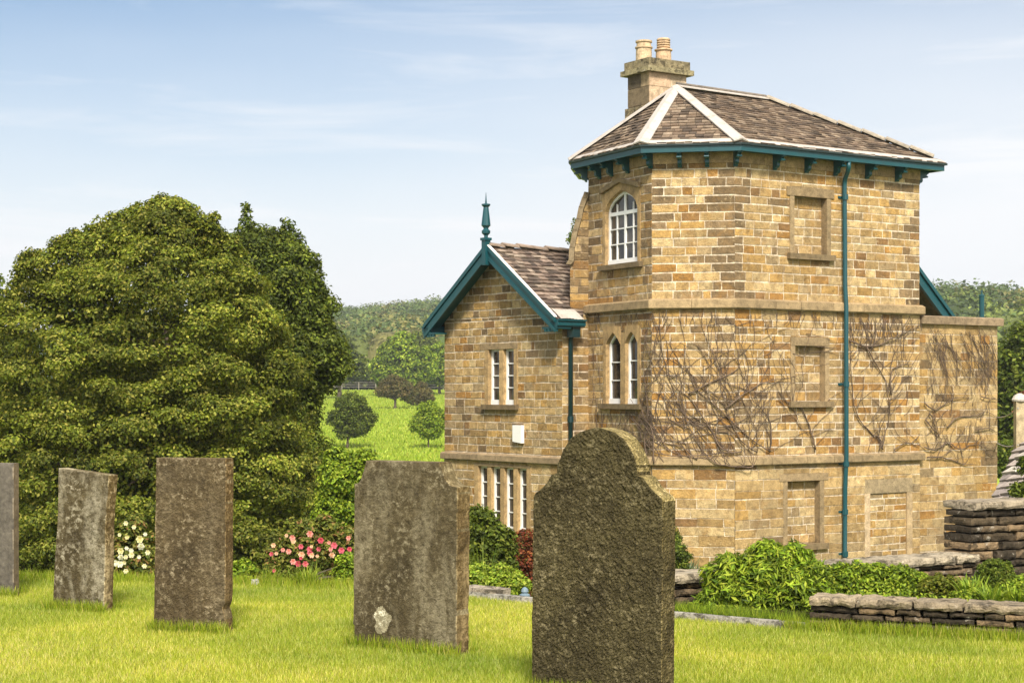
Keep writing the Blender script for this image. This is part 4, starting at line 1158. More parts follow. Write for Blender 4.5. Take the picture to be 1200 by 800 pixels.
# ------------------------------------------------------------------ headstones
def headstone(base, top_mid_lr, rot, T, profile, label, mat, lean=(0, 0), disp=0.006, nsc=6.0, res=(90, 120), tint=(1, 1, 1), ripple=0.0, patch=None, skylit_edge_tint=(1.7, 1.65, 1.5), lit_side_tint=(1.55, 1.32, 1.0)):
    """profile(t) -> (left u, right u) for t in 0..1 ; u in metres about the centre"""
    H = top_mid_lr
    nu, nz = res
    V = []; 
    tt_ = []
    for side in (0, 1):
        for j in range(nz + 1):
            t = j / nz; l, r = profile(t); z = H * t
            for i in range(nu + 1):
                s_ = i / nu; u = l + (r - l) * s_
                edge = min(s_, 1 - s_) * (r - l); ed = min(edge, H * (1 - t) + 0.0)
                rnd = -0.006 * math.exp(-ed / 0.006)
                p = Vector((u * nsc, side * 9.1, z * nsc))
                n1 = mnoise.noise(p) + 0.5 * mnoise.noise(p * 2.3) + 0.25 * mnoise.noise(p * 5.1)
                if ripple and side == 0:
                    wq = 0.02 * mnoise.noise(Vector((u * 14, z * 14, 7))); q = Vector(((u * 0.67 + z * 0.74) * 46, (z * 0.67 - u * 0.74 + wq) * 20, 3.0)); n1 += ripple * (1.6 * abs(mnoise.noise(q)) + 1.0 * abs(mnoise.noise(q * 2.1)) - 0.8)
                d = rnd + disp * n1 * min(1, 0.25 + ed / 0.04)
                y = -T / 2 - d if side == 0 else T / 2 + d
                V.append((u, y, z - 0.25 * (1 - t) ** 6))
    F = []; nn = nu + 1
    def idx(side, j, i): return side * (nz + 1) * nn + j * nn + i
    for j in range(nz):
        for i in range(nu):
            F.append((idx(0, j, i), idx(0, j, i + 1), idx(0, j + 1, i + 1), idx(0, j + 1, i)))
            F.append((idx(1, j, i + 1), idx(1, j, i), idx(1, j + 1, i), idx(1, j + 1, i + 1)))
        F.append((idx(0, j, nu), idx(1, j, nu), idx(1, j + 1, nu), idx(0, j + 1, nu)))
        F.append((idx(1, j, 0), idx(0, j, 0), idx(0, j + 1, 0), idx(1, j + 1, 0)))
    for i in range(nu):
        F.append((idx(0, nz, i), idx(0, nz, i + 1), idx(1, nz, i + 1), idx(1, nz, i)))
    V = np.array(V); 
    # lean, then turn and place
    lx, ly = R(lean[0]), R(lean[1])
    V[:, 0] += V[:, 2] * math.sin(lx); V[:, 1] += V[:, 2] * math.sin(ly)
    cs, sn = math.cos(rot), math.sin(rot)
    X = V[:, 0] * cs - V[:, 1] * sn; Y = V[:, 0] * sn + V[:, 1] * cs
    tn = np.tile(np.array(tint, float), (len(F), 1))
    me = bpy.data.meshes.new('headstone')
    me.from_pydata([tuple(v) for v in np.stack([V[:, 0], V[:, 1], V[:, 2]], 1)], [], F); me.update()
    a = me.attributes.new('tint', 'FLOAT_COLOR', 'FACE'); c = np.ones((len(F), 4), dtype=np.float32); c[:, :3] = tn
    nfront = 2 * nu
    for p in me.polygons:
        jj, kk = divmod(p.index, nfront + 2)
        if (jj >= nz or kk >= nfront) and p.normal.z > 0.10: c[p.index, :3] = skylit_edge_tint  # up-facing edges painted paler, sky light put into the colour
        elif jj < nz and kk == nfront: c[p.index, :3] = lit_side_tint  # right side painted lighter, as if lit by the sun
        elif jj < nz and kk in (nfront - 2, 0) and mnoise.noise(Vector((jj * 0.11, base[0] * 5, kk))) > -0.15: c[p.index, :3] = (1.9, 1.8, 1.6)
    if patch is not None:
        cx_, cz_, pr_ = patch
        cen = V[np.array([f[0] for f in F])]
        ang = np.arctan2(cen[:, 2] - cz_, cen[:, 0] - cx_)
        rr = np.hypot((cen[:, 0] - cx_) * 1.35, cen[:, 2] - cz_)
        msk = (rr < pr_ * (1 + 0.12 * np.sin(3 * ang + 1) + 0.08 * np.sin(5 * ang))) & (cen[:, 1] < 0)
        c[msk, :3] = patch_col
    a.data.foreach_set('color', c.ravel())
    me.materials.append(mat)
    o = bpy.data.objects.new('headstone', me); S.collection.objects.link(o)
    o.location = (base[0], base[1], 0.0); o.rotation_euler = (0, 0, rot)
    for p in me.polygons: p.use_smooth = True
    md = o.modifiers.new('edge', 'EDGE_SPLIT'); md.split_angle = R(48)
    tag(o, label, 'headstone', 'old headstones on the churchyard lawn')
    return o
patch_col = (3.9, 4.4, 5.4)
def wob(t, k, a=0.006): return a * (mnoise.noise(Vector((t * 9 + k, k, 0))) + 0.6 * mnoise.noise(Vector((t * 31 + k, 1, k))))
def arc(dx, r): return math.sqrt(max(r * r - dx * dx, 0))
# 1: the large stone with a round head and scrolled shoulders
WH = 0.405
H1 = 1.46
P1Z = [0.0, 1.078, 1.095, 1.118, 1.155, 1.201, 1.209, 1.266, 1.340, 1.405, 1.437, 1.448, 1.46]
P1W = [0.405, 0.404, 0.394, 0.358, 0.318, 0.286, 0.252, 0.246, 0.213, 0.162, 0.108, 0.070, 0.018]
def prof1(t):
    w = float(np.interp(t * H1, P1Z, P1W))
    return (-w + wob(t, 3), w + wob(t, 5, 0.004))
Mh1 = mat_headstone('gritstone dark', (0.140, 0.115, 0.050), (0.065, 0.052, 0.024), (0.38, 0.32, 0.18), 0.59, 0.022, 1.6)
headstone((0.485, 9.25), H1, R(-33), 0.15, prof1, 'largest dark gritstone headstone, round headed with scrolled shoulders, flaking face', Mh1, (0, 1), 0.0052, 11, (200, 320), ripple=1.3, skylit_edge_tint=(3.8, 3.6, 3.2), lit_side_tint=(1.15, 1.1, 0.95))
# 2: cut-away shoulders
def prof2(t):
    H = 1.21; z = t * H; w = 0.40; cut = 0.15
    if z < H - cut: a = 0
    else:
        q = (z - (H - cut)) / cut
        a = 0.125 * min(1, q + 0.02) ** 0.38
    l = 0.03 if z < H - cut - 0.0 else a * 0.85
    ch = 0.012 * (1 if z < 0.3 else 0) - (0.012 * math.exp(-((z - 0.25) / 0.03) ** 2))
    return (-w + (a * 0.72 if a else 0) + wob(t, 13, .005) + (0.01 if z < .22 else 0), w - (a * 1.1 if a else 0) + wob(t, 15, .005))
Mh2 = mat_headstone('gritstone lichened', (0.10, 0.078, 0.040), (0.052, 0.040, 0.020), (0.30, 0.26, 0.17), 0.58, 0.012, 0.3, 0.75)
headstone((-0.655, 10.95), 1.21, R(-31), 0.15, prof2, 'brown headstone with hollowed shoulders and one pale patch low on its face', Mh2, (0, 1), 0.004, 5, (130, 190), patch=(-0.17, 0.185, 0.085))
# 3: plain slab
def prof3(t):
    z = t * 1.19; w = 0.262
    return (-w - 0.012 * (1 - t) + wob(t, 23, .004) + 0.02 * max(0, 0.16 - t) , w + wob(t, 25, .005) - 0.018 * math.exp(-((t - 0.20) / 0.02) ** 2))
Mh3 = mat_headstone('gritstone brown', (0.11, 0.080, 0.040), (0.060, 0.044, 0.023), (0.34, 0.28, 0.18), 0.58, 0.014, 0.5, 0.3)
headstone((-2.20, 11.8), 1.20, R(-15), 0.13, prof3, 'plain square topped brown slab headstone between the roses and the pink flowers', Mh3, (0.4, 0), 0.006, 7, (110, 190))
# 4: leaning, lichened
def prof4(t):
    w = 0.225 + 0.006 * math.sin(t * 7)
    return (-w + wob(t, 33, .004), w + wob(t, 35, .004))
Mh4 = mat_headstone('gritstone pale lichen', (0.10, 0.078, 0.038), (0.055, 0.042, 0.021), (0.40, 0.36, 0.26), 0.56, 0.012, 0.3, 1.0)
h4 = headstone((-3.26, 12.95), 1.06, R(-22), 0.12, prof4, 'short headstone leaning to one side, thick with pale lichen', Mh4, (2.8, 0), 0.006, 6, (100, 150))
me = h4.data
for v in me.vertices: v.co.z -= v.co.x * 0.10 * min(max(v.co.z, 0) / 1.0, 1)
Mh0 = mat_headstone('grey slate stone', (0.12, 0.105, 0.085), (0.085, 0.075, 0.06), (0.2, 0.18, 0.14), 0.72, 0.003)
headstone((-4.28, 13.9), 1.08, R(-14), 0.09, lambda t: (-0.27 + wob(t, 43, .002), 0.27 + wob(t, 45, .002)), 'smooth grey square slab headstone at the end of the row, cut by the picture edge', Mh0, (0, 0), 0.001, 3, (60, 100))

# ------------------------------------------------------------------ lawn grass
def blades(X, Y, Z, h, w, cols, wts, lean=0.5):
    n = len(X)
    ang = rng.uniform(0, 2 * np.pi, n); hh = h * rng.uniform(0.5, 1.35, n)
    dx = np.cos(ang) * w / 2; dy = np.sin(ang) * w / 2
    la = rng.uniform(0, 2 * np.pi, n); lr = hh * rng.uniform(0.1, lean, n)
    V = np.empty((n, 3, 3))
    V[:, 0] = np.stack([X - dx, Y - dy, Z - 0.005], 1); V[:, 1] = np.stack([X + dx, Y + dy, Z - 0.005], 1)
    V[:, 2] = np.stack([X + np.cos(la) * lr, Y + np.sin(la) * lr, Z + hh], 1)
    return V.reshape(-1, 3), np.arange(n * 3).reshape(n, 3), tint_mix(n, cols, wts, 0.22)
n = 860000
Y = rng.uniform(7.6, 16.6, int(n * 1.7)); X = rng.uniform(-1, 1, len(Y)) * (0.32 * Y + 3.0)
k = (Y < edge_y(X) - 0.02); X, Y = X[k][:n], Y[k][:n]
pat = np.sin(X * 2.1 + 1.3 * np.sin(Y * 1.7)) * 0.5 + np.sin(Y * 4.1 + X) * 0.3 + rng.normal(0, 0.3, len(X))
V, F, T = blades(X, Y, np.zeros(len(X)), 0.032, 0.0048, [(0.34, 0.39, 0.035), (0.46, 0.47, 0.07), (0.23, 0.30, 0.022), (0.62, 0.58, 0.18)], [4, 3, 3, 1.6], 0.9)
big = np.sin(X * 0.9 + 2 * np.sin(Y * 0.6 + 1)) * np.sin(Y * 1.1 + 1.5 * np.sin(X * 0.8)) + 0.6 * np.sin(X * 3.3 + Y * 2.2 + 2 * np.sin(Y * 2.9)) * np.sin(X * 2.4 - Y * 3.1)
T = T * (1 + 0.10 * pat[:, None] * np.array([1.2, 0.8, 0.6])) * (1 + 0.17 * big[:, None] * np.array([1.25, 0.9, 0.9]))
straw = rng.random(len(X)) < np.clip(0.05 + 0.16 * big, 0, 0.3)
T[np.flatnonzero(straw)] = np.array([0.60, 0.53, 0.20]) * rng.uniform(0.7, 1.1, (straw.sum(), 1))
T = np.clip(T, 0, 1)
tag(np_mesh('lawn_grass', V, F, M['grass'], None, T), 'short mown yellow green grass of the churchyard', 'grass', kind='stuff')
# rougher grass at stone feet, kerb and wall foot
Xs, Ys = [], []
for (cx, cy, L_, rot) in ((0.485, 9.25, .8, -33), (-0.655, 10.95, .8, -31), (-2.2, 11.8, .55, -15), (-3.26, 12.95, .5, -22), (-4.28, 13.9, .6, -14)):
    m_ = 1500; s_ = rng.uniform(-.55, .55, m_) * L_; o_ = np.where(rng.random(m_) < 0.7, -1, 1) * (0.085 + np.abs(rng.normal(0, 0.03, m_)))
    Xs.append(cx + s_ * math.cos(R(rot)) - o_ * math.sin(R(rot))); Ys.append(cy + s_ * math.sin(R(rot)) + o_ * math.cos(R(rot)))
xe = rng.uniform(1.9, 5.2, 9000); Xs.append(xe); Ys.append(edge_y(xe) - 0.03 - np.abs(rng.normal(0, 0.07, 9000)))
xe = rng.uniform(-6, -0.8, 9000); Xs.append(xe); Ys.append(edge_y(xe) - np.abs(rng.normal(0, 0.15, 9000)) + 0.12)
X = np.concatenate(Xs); Y = np.concatenate(Ys)
V, F, T = blades(X, Y, np.zeros(len(X)), 0.085, 0.007, [(0.24, 0.31, 0.02), (0.34, 0.37, 0.035), (0.15, 0.22, 0.012), (0.48, 0.44, 0.12)], [4, 3, 3, 1.0], 0.6)
tag(np_mesh('rough_grass', V, F, M['grass'], None, T), 'longer uncut grass fringing the headstones, kerb and low wall', 'grass', kind='stuff')
# pasture texture: tufts over the far field
n = 60000
Y = rng.uniform(88, 262, n); X = rng.uniform(-32, 2, n) * Y / 200
V, F, T = blades(X, Y, ground_h(X, Y), 0.18, 0.12, [(0.26, 0.34, 0.03), (0.35, 0.40, 0.06), (0.19, 0.27, 0.02)], [3, 3, 2], 0.9)
tag(np_mesh('pasture_grass', V, F, M['grass'], None, T), 'sunlit green pasture grass between the field trees', 'grass', kind='stuff')

# ------------------------------------------------------------------ kerb and dry stone walls
LICH = [(0.12, 0.088, 0.052), (0.085, 0.064, 0.04), (0.17, 0.122, 0.072), (0.06, 0.046, 0.03), (0.24, 0.165, 0.09)]
def rough_box(m, c, size, rz, tint, j=0.014, sub=(7, 2, 3)):
    """a weathered block: subdivided box with noise"""
    nx, ny, nz = sub; seed = random.uniform(0, 99)
    cs, sn = math.cos(rz), math.sin(rz)
    def P(a, b_, d):
        x, y, z = (a - .5) * size[0], (b_ - .5) * size[1], (d - .5) * size[2]
        e = [1 - 0.0 * abs(a - .5), 1, 1]
        sx = 0.5 - abs(a - .5); sy = 0.5 - abs(b_ - .5); sz = 0.5 - abs(d - .5)
        k = 1.0
        if (sx < .01) + (sy < .01) + (sz < .01) >= 2: k = 1 - min(0.006 / min(size[1], size[2]), 0.06)
        nv = mnoise.noise_vector(Vector((x * 16 + seed, y * 16, z * 20))) * j * 0.8
        x, y, z = x * (1 if k == 1 else 1 - 0.008 / size[0]) + nv.x, y * k + nv.y, z * k + nv.z
        return (c[0] + x * cs - y * sn, c[1] + x * sn + y * cs, c[2] + z)
    idx = {}; vs = []
    def vid(i, jj, k):
        if (i, jj, k) not in idx: idx[(i, jj, k)] = len(vs); vs.append(P(i / nx, jj / ny, k / nz))
        return idx[(i, jj, k)]
    fs = []
    for i in range(nx):
        for k in range(nz):
            fs.append((vid(i, 0, k), vid(i + 1, 0, k), vid(i + 1, 0, k + 1), vid(i, 0, k + 1))); fs.append((vid(i + 1, ny, k), vid(i, ny, k), vid(i, ny, k + 1), vid(i + 1, ny, k + 1)))
        for jj in range(ny):
            fs.append((vid(i, jj, nz), vid(i + 1, jj, nz), vid(i + 1, jj + 1, nz), vid(i, jj + 1, nz))); fs.append((vid(i + 1, jj, 0), vid(i, jj, 0), vid(i, jj + 1, 0), vid(i + 1, jj + 1, 0)))
    for jj in range(ny):
        for k in range(nz):
            fs.append((vid(nx, jj, k), vid(nx, jj + 1, k), vid(nx, jj + 1, k + 1), vid(nx, jj, k + 1))); fs.append((vid(0, jj + 1, k), vid(0, jj, k), vid(0, jj, k + 1), vid(0, jj + 1, k + 1)))
    m.add(vs, fs, tint)
def dry_wall(name, a, b_, z0, z1, th, ch, ln, label, cat, cap_t=0.06, cap_over=0.03, cap_tint=(0.38, 0.31, 0.21), tones=LICH, cap_len=0.6, slope=0.0):
    a = np.array(a, float); b_ = np.array(b_, float); L = np.linalg.norm(b_ - a); d = (b_ - a) / L; rz = math.atan2(d[1], d[0]); nrm = np.array([-d[1], d[0]])
    m = MB(); z = z0
    zt = z1 - cap_t
    while z < zt - 0.02:
        h = random.uniform(*ch)
        if z + h > zt - 0.03: h = zt - z
        u = random.uniform(-0.2, 0)
        while u < L:
            l = random.uniform(*ln); c = a + d * (max(u, 0) + min(u + l, L)) / 2; w = min(u + l, L) - max(u, 0)
            if w > 0.05:
                off = random.uniform(-0.02, 0.02)
                cc = c + nrm * (th / 2 + off)
                zz_ = z + h / 2 + slope * (c - a).dot(d)
                rough_box(m, (cc[0], cc[1], zz_), (w - 0.012, th, h - 0.012), rz, tuple(np.array(random.choice(tones)) * random.uniform(0.8, 1.2)))
            u += l
        z += h
    wall = m.build(name, M['rubble'], None, origin=(a[0], a[1], z0))
    tag(wall, label, cat)
    c_ = MB(); u = 0
    while u < L - 1e-6:
        l = min(random.uniform(0.7, 1.3) * cap_len, L - u)
        if L - u - l < 0.15: l = L - u
        cc = a + d * (u + l / 2) + nrm * (th / 2)
        rough_box(c_, (cc[0], cc[1], z1 - cap_t / 2 + slope * (u + l / 2)), (l - 0.01, th + cap_over * 2, cap_t), rz, tuple(np.array(cap_tint) * random.uniform(0.7, 1.15)), 0.020, (10, 5, 3))
        u += l
    c_.build('coping', M['rubble'], wall)
    return wall
kb = MB()
for i, (p, q) in enumerate(((EDGE[4], EDGE[5]), (EDGE[5], EDGE[6]))):
    p = np.array(p); q = np.array(q); L = np.linalg.norm(q - p); d = (q - p) / L; u = 0
    while u < L - 0.05:
        l = min(0.9, L - u); c = p + d * (u + l / 2)
        rough_box(kb, (c[0], c[1], 0.0), (l - 0.01, 0.07, 0.11), math.atan2(d[1], d[0]), (0.42, 0.39, 0.33), 0.004); u += l
# thicker step stones by the daylilies
for (x, y, l, w, h) in ((-0.62, 14.02, 0.55, 0.22, 0.14), (-0.22, 13.76, 0.4, 0.2, 0.13)):
    rough_box(kb, (x, y, 0.02), (l, w, h), R(-42), (0.44, 0.37, 0.28), 0.02)
tag(kb.build('stone_kerb', M['rubble'], None, origin=(1.15, 12.5, 0)), 'thin pale stone kerb along the lawn edge behind the headstones', 'kerb')
dry_wall('garden_wall', (2.06, 11.85), (5.6, 10.45), -0.12, 0.235, 0.26, (0.04, 0.06), (0.12, 0.34), 'low front garden wall with pale lichened coping beside the lawn', 'wall', 0.055, 0.02, (0.44, 0.35, 0.23), cap_len=0.42)
dry_wall('retaining_wall', (1.05, 13.0), (4.05, 14.82), -0.9, 0.25, 0.32, (0.055, 0.09), (0.15, 0.42), 'long dark retaining wall with pale coping behind the planted bed', 'wall', 0.07, 0.03, (0.48, 0.40, 0.28), slope=0.0)
dry_wall('stepped_wall', (4.0, 14.82), (5.8, 15.8), -0.9, 0.70, 0.36, (0.06, 0.095), (0.15, 0.45), 'tall dark dry stone wall end with pale cap beside the annex', 'wall', 0.07, 0.03, (0.44, 0.36, 0.25), slope=0.0)
# outbuilding roof, post and cables at the right
ob = empty('outbuilding', (8.2, 27.5, -2.2), 'low outbuilding with a steep roof of pale stone slates beside the annex', 'outbuilding')
m = MB()
e0 = at(1160, 592, 28.0); e1 = at(1225, 585, 26.5); r1 = at(1228, 492, 30.5); r0 = at(1198, 508, 31.0)
tile_plane(m, e0, e1, at(1262, 478, 29.5), at(1201, 497, 31.0), 0.24, 0.42, 0.035, [(0.40, 0.34, 0.30), (0.46, 0.39, 0.34), (0.33, 0.28, 0.25), (0.5, 0.45, 0.38)])
m.build('roof', M['tile'], ob)
sw = MB(); qd = [e0, e1, at(1262, 478, 29.5), at(1201, 497, 31.0)]
for a_, b_ in zip(qd, qd[1:] + qd[:1]):
    dn_ = np.array([0, 0, 0.04]); sw.add([a_ - dn_, b_ - dn_, (b_[0], b_[1], -2.3), (a_[0], a_[1], -2.3)], [(0, 1, 2, 3)], (0.26, 0.2, 0.13))
sw.build('gable_wall', M['house'], ob)
pm = MB(); pb = at(1195, 470, 30.0)
gz = -2.2
pm.box((pb[0], pb[1], (gz + pb[2]) / 2), (0.17, 0.17, pb[2] - gz), (0.50, 0.40, 0.24)); pm.lathe((pb[0], pb[1], pb[2]), [(0.13, 0), (0.14, 0.03), (0.10, 0.10), (0.03, 0.14)], 12, (0.6, 0.54, 0.46))
tag(pm.build('stone_post', M['dressed'], None, origin=(pb[0], pb[1], gz)), 'slim pale stone post with rounded cap rising behind the slate roof', 'post')
for (y0, y1, lab) in ((489, 478, 'upper thin cable strung from the annex corner to the stone post'), (519, 521, 'lower thin cable strung from the annex corner to the stone post')):
    a_ = np.array(FX.P(FX.L, 0, 0)); a_[2] = EYE + (460 - y0) / 2000 * a_[1]; b2_ = at(1193, y1, 29.9)
    cm = MB(); cm.tube([a_ * (1 - t) + b2_ * t - np.array([0, 0, 0.05 * math.sin(math.pi * t)]) for t in np.linspace(0, 1, 9)], 0.011, 6)
    tag(cm.build('cable', mat_paint('grey cable', (0.3, 0.3, 0.3), 0.5), None, origin=tuple(a_)), lab, 'cable')

# ------------------------------------------------------------------ trees
tree('evergreen_tree', px_blobs([(195, 388, 116), (114, 436, 120), (88, 422, 74, 0.5), (245, 470, 104), (150, 570, 145, -0.3), (290, 575, 82, -0.3), (30, 580, 98), (92, 358, 42, 0.5), (195, 312, 50), (228, 352, 58, 0.5), (312, 640, 60, -0.4), (148, 340, 50), (120, 640, 110, -0.6, 0.8), (230, 650, 90, -0.5, 0.8), (20, 660, 90, -0.4, 0.8), (-62, 505, 80, 1), (286, 500, 68, 0.3), (52, 330, 16, 0), (78, 314, 17, 0), (108, 300, 16, 0), (134, 284, 13, 0, 1.4), (160, 276, 14, 0), (190, 268, 22, 0), (218, 274, 16, 0), (246, 288, 16, 0), (322, 450, 22), (366, 560, 20)], 26.0),
     (-5.2, 26.5), 'huge rounded olive green evergreen behind the row of headstones', 'tree', 'olive', 1330, 0.33, 240, 0.060, 0.038, 0.28, inner=0.18, sprig=0.18, spread=1.1, clump_tone=0.55, squash=0.5, lump_amp=0.07, lump=0.8,
     extra=[(px_blobs([(x + random.uniform(-5, 5), y + random.uniform(-3, 8), random.uniform(3, 8), 0, random.uniform(1.0, 2.0)) for x, y in [(30, 306), (38, 300), (47, 298), (58, 292), (70, 287), (82, 284), (94, 280), (106, 274), (118, 268), (130, 262), (142, 260), (152, 254), (164, 250), (176, 247), (188, 245), (200, 243), (212, 246), (224, 251), (236, 258), (248, 263), (260, 270), (272, 284), (28, 320), (22, 335), (16, 350), (10, 362)] for q in (0, 1)], 26.0), 520, 0.11, 26)])
def spires(lst, d, n=9):
    """small upright shoots standing out of a crown: (px, py_top, py_base, half width px)"""
    out = []
    for (x, yt, yb, w) in lst:
        for k in range(n):
            t = k / (n - 1); out.append((x + random.uniform(-1, 1) * w * 0.35 * (1 - t) , yb + (yt - yb) * t, max(w * (1 - 0.8 * t), 1.4)))
    return px_blobs(out, d)
tree('laurel_tree', px_blobs([(296, 340, 58), (328, 322, 36), (338, 365, 42), (318, 430, 62), (366, 418, 29), (302, 520, 64), (342, 545, 32), (285, 300, 20), (334, 296, 14), (335, 480, 30), (315, 610, 60, 0, 1), (356, 385, 20), (350, 338, 16), (312, 288, 12)], 32.0),
     (-4.2, 32.5), 'tall glossy dark green tree with pointed leaders rising behind the rounded evergreen', 'tree', 'dark', 1100, 0.30, 100, 0.085, 0.05, 0.25, inner=0.15, sprig=0.25, spread=0.9, clump_tone=0.45, squash=0.7, lump_amp=0.07,
     extra=[(spires([(289, 241, 288, 12), (337, 258, 304, 17), (350, 276, 320, 13), (369, 298, 345, 12), (328, 272, 300, 12), (320, 270, 300, 9), (374, 330, 370, 8), (384, 365, 400, 8), (305, 268, 290, 7), (392, 405, 440, 9)], 32.0), 420, 0.085, 11)])
bush_late = [(60, 600, 60), (160, 590, 70), (250, 600, 60), (100, 520, 70), (200, 500, 80), (10, 520, 60)]
tree('dark_tree', px_blobs(bush_late, 31.0), (-6.8, 31.5), 'dark evergreen filling the shade behind the huge rounded tree', 'tree', 'dark', 420, 0.4, 90, 0.12, 0.08, 0.2)
tree('garden_tree', px_blobs([(-22, 350, 26), (-25, 390, 32), (-30, 440, 40)], 34.0), (-10.6, 34.5), 'top of a darker tree just showing at the picture edge beyond the evergreen', 'tree', 'dark', 120, 0.24, 40, 0.11, 0.07, 0.15)
def field_tree(name, lobes, d, base, label, pal, clumps, r0, cr=0.45, per=26, L=0.32, Wd=0.2, group='trees in the far pasture', **kw):
    bx = (base - 600) / 2000 * d
    return tree(name, px_blobs(lobes, d), (bx, d), label, 'tree', pal, clumps, cr, per, L, Wd, r0, group, **kw)
def rescale(d): return d / 110
field_tree('field_tree', [(412, 480, 19), (425, 490, 14), (400, 492, 15), (418, 500, 14), (406, 505, 11)], 108, 407, 'dark round small tree on a short trunk at the lawn-side end of the pasture', 'dark', 260, 0.09, 0.26, 34, 0.15, 0.1)
field_tree('field_tree', [(503, 486, 14), (494, 497, 12), (513, 494, 13), (504, 505, 12)], 108, 502, 'young light green tree beside the wing wall', 'bright', 240, 0.06, 0.24, 30, 0.14, 0.09)
field_tree('copper_tree', [(462, 455, 14), (452, 458, 10), (473, 459, 12), (463, 450, 9)], 178, 463, 'spreading copper brown tree standing in mid pasture', 'copper', 240, 0.16, 0.36, 30, 0.22, 0.14)
field_tree('copper_tree', [(490, 461, 12), (498, 465, 9), (484, 466, 9)], 186, 489, 'smaller round copper tree touching the spreading one', 'copper', 170, 0.13, 0.36, 30, 0.22, 0.14)
field_tree('field_tree', [(468, 420, 24), (454, 432, 18), (488, 430, 21), (470, 442, 26, 0, .8), (472, 405, 14)], 228, 470, 'broad leafy green tree at the far pasture edge behind the copper pair', 'bright', 420, 0.3, 0.7, 30, 0.45, 0.3)
field_tree('field_tree', [(493, 403, 13), (502, 410, 12), (490, 415, 12), (497, 425, 14)], 262, 495, 'darker tree crown rising behind the broad leafy tree', 'dark', 200, 0.3, 0.7, 30, 0.45, 0.3)
field_tree('field_tree', [(515, 420, 15), (520, 437, 18), (510, 440, 12)], 236, 515, 'pale yellow green tree half hidden by the wing eaves', 'bright', 220, 0.2, 0.7, 30, 0.42, 0.28)
field_tree('field_tree', [(398, 408, 16), (408, 425, 20, 0, .6), (395, 438, 22, 0, .7), (418, 438, 14, 0, .5), (388, 420, 20)], 215, 398, 'dark layered tree beside the tall glossy tree', 'dark', 320, 0.3, 0.6, 30, 0.40, 0.26, squash=0.4)
# right-hand trees behind the annex
tree('dark_tree', px_blobs([(1190, 445, 32), (1215, 420, 36), (1185, 480, 30), (1205, 510, 34), (1180, 530, 24)], 55.0), ((1200 - 600) / 2000 * 55, 56), 'dark evergreen tree beyond the annex wall', 'tree', 'dark', 330, 0.4, 44, 0.17, 0.1, 0.2)
tree('red_shrub', px_blobs([(1202, 470, 10), (1198, 482, 7), (1212, 480, 12)], 38.0), (11.5, 38), 'dark red leaved shrub behind the slim stone post', 'shrub', 'red', 60, 0.12, 30, 0.07, 0.05, 0.04)
tree('green_shrub', px_blobs([(1178, 535, 15), (1170, 550, 10), (1190, 545, 12)], 42.0), (12.2, 42.3), 'green shrub just behind the annex corner', 'shrub', 'mid', 70, 0.2, 30, 0.09, 0.06, 0.05)
tree('holly_bush', px_blobs([(1206, 548, 10), (1201, 574, 11), (1208, 592, 14)], 22.0), (6.7, 22.2), 'dark glossy bush in front of the slate roof', 'shrub', 'dark', 90, 0.10, 36, 0.055, 0.035, 0.04)

fm_ = MB()
fxs_ = np.arange(-34, -6, 2.6); fy_ = 263.0
for x in fxs_:
    z = float(ground_h(x, fy_)); fm_.box((x, fy_, z + 0.6), (0.10, 0.10, 1.2), (0.34, 0.31, 0.24))
for hh in (0.45, 0.8, 1.15):
    fm_.tube([(x, fy_, float(ground_h(x, fy_)) + hh) for x in fxs_], 0.028, 4, (0.34, 0.31, 0.24))
tag(fm_.build('field_fence', M['dressed'], None, origin=(-20, fy_, float(ground_h(-20, fy_)))), 'thin post and rail fence along the far edge of the pasture', 'fence')
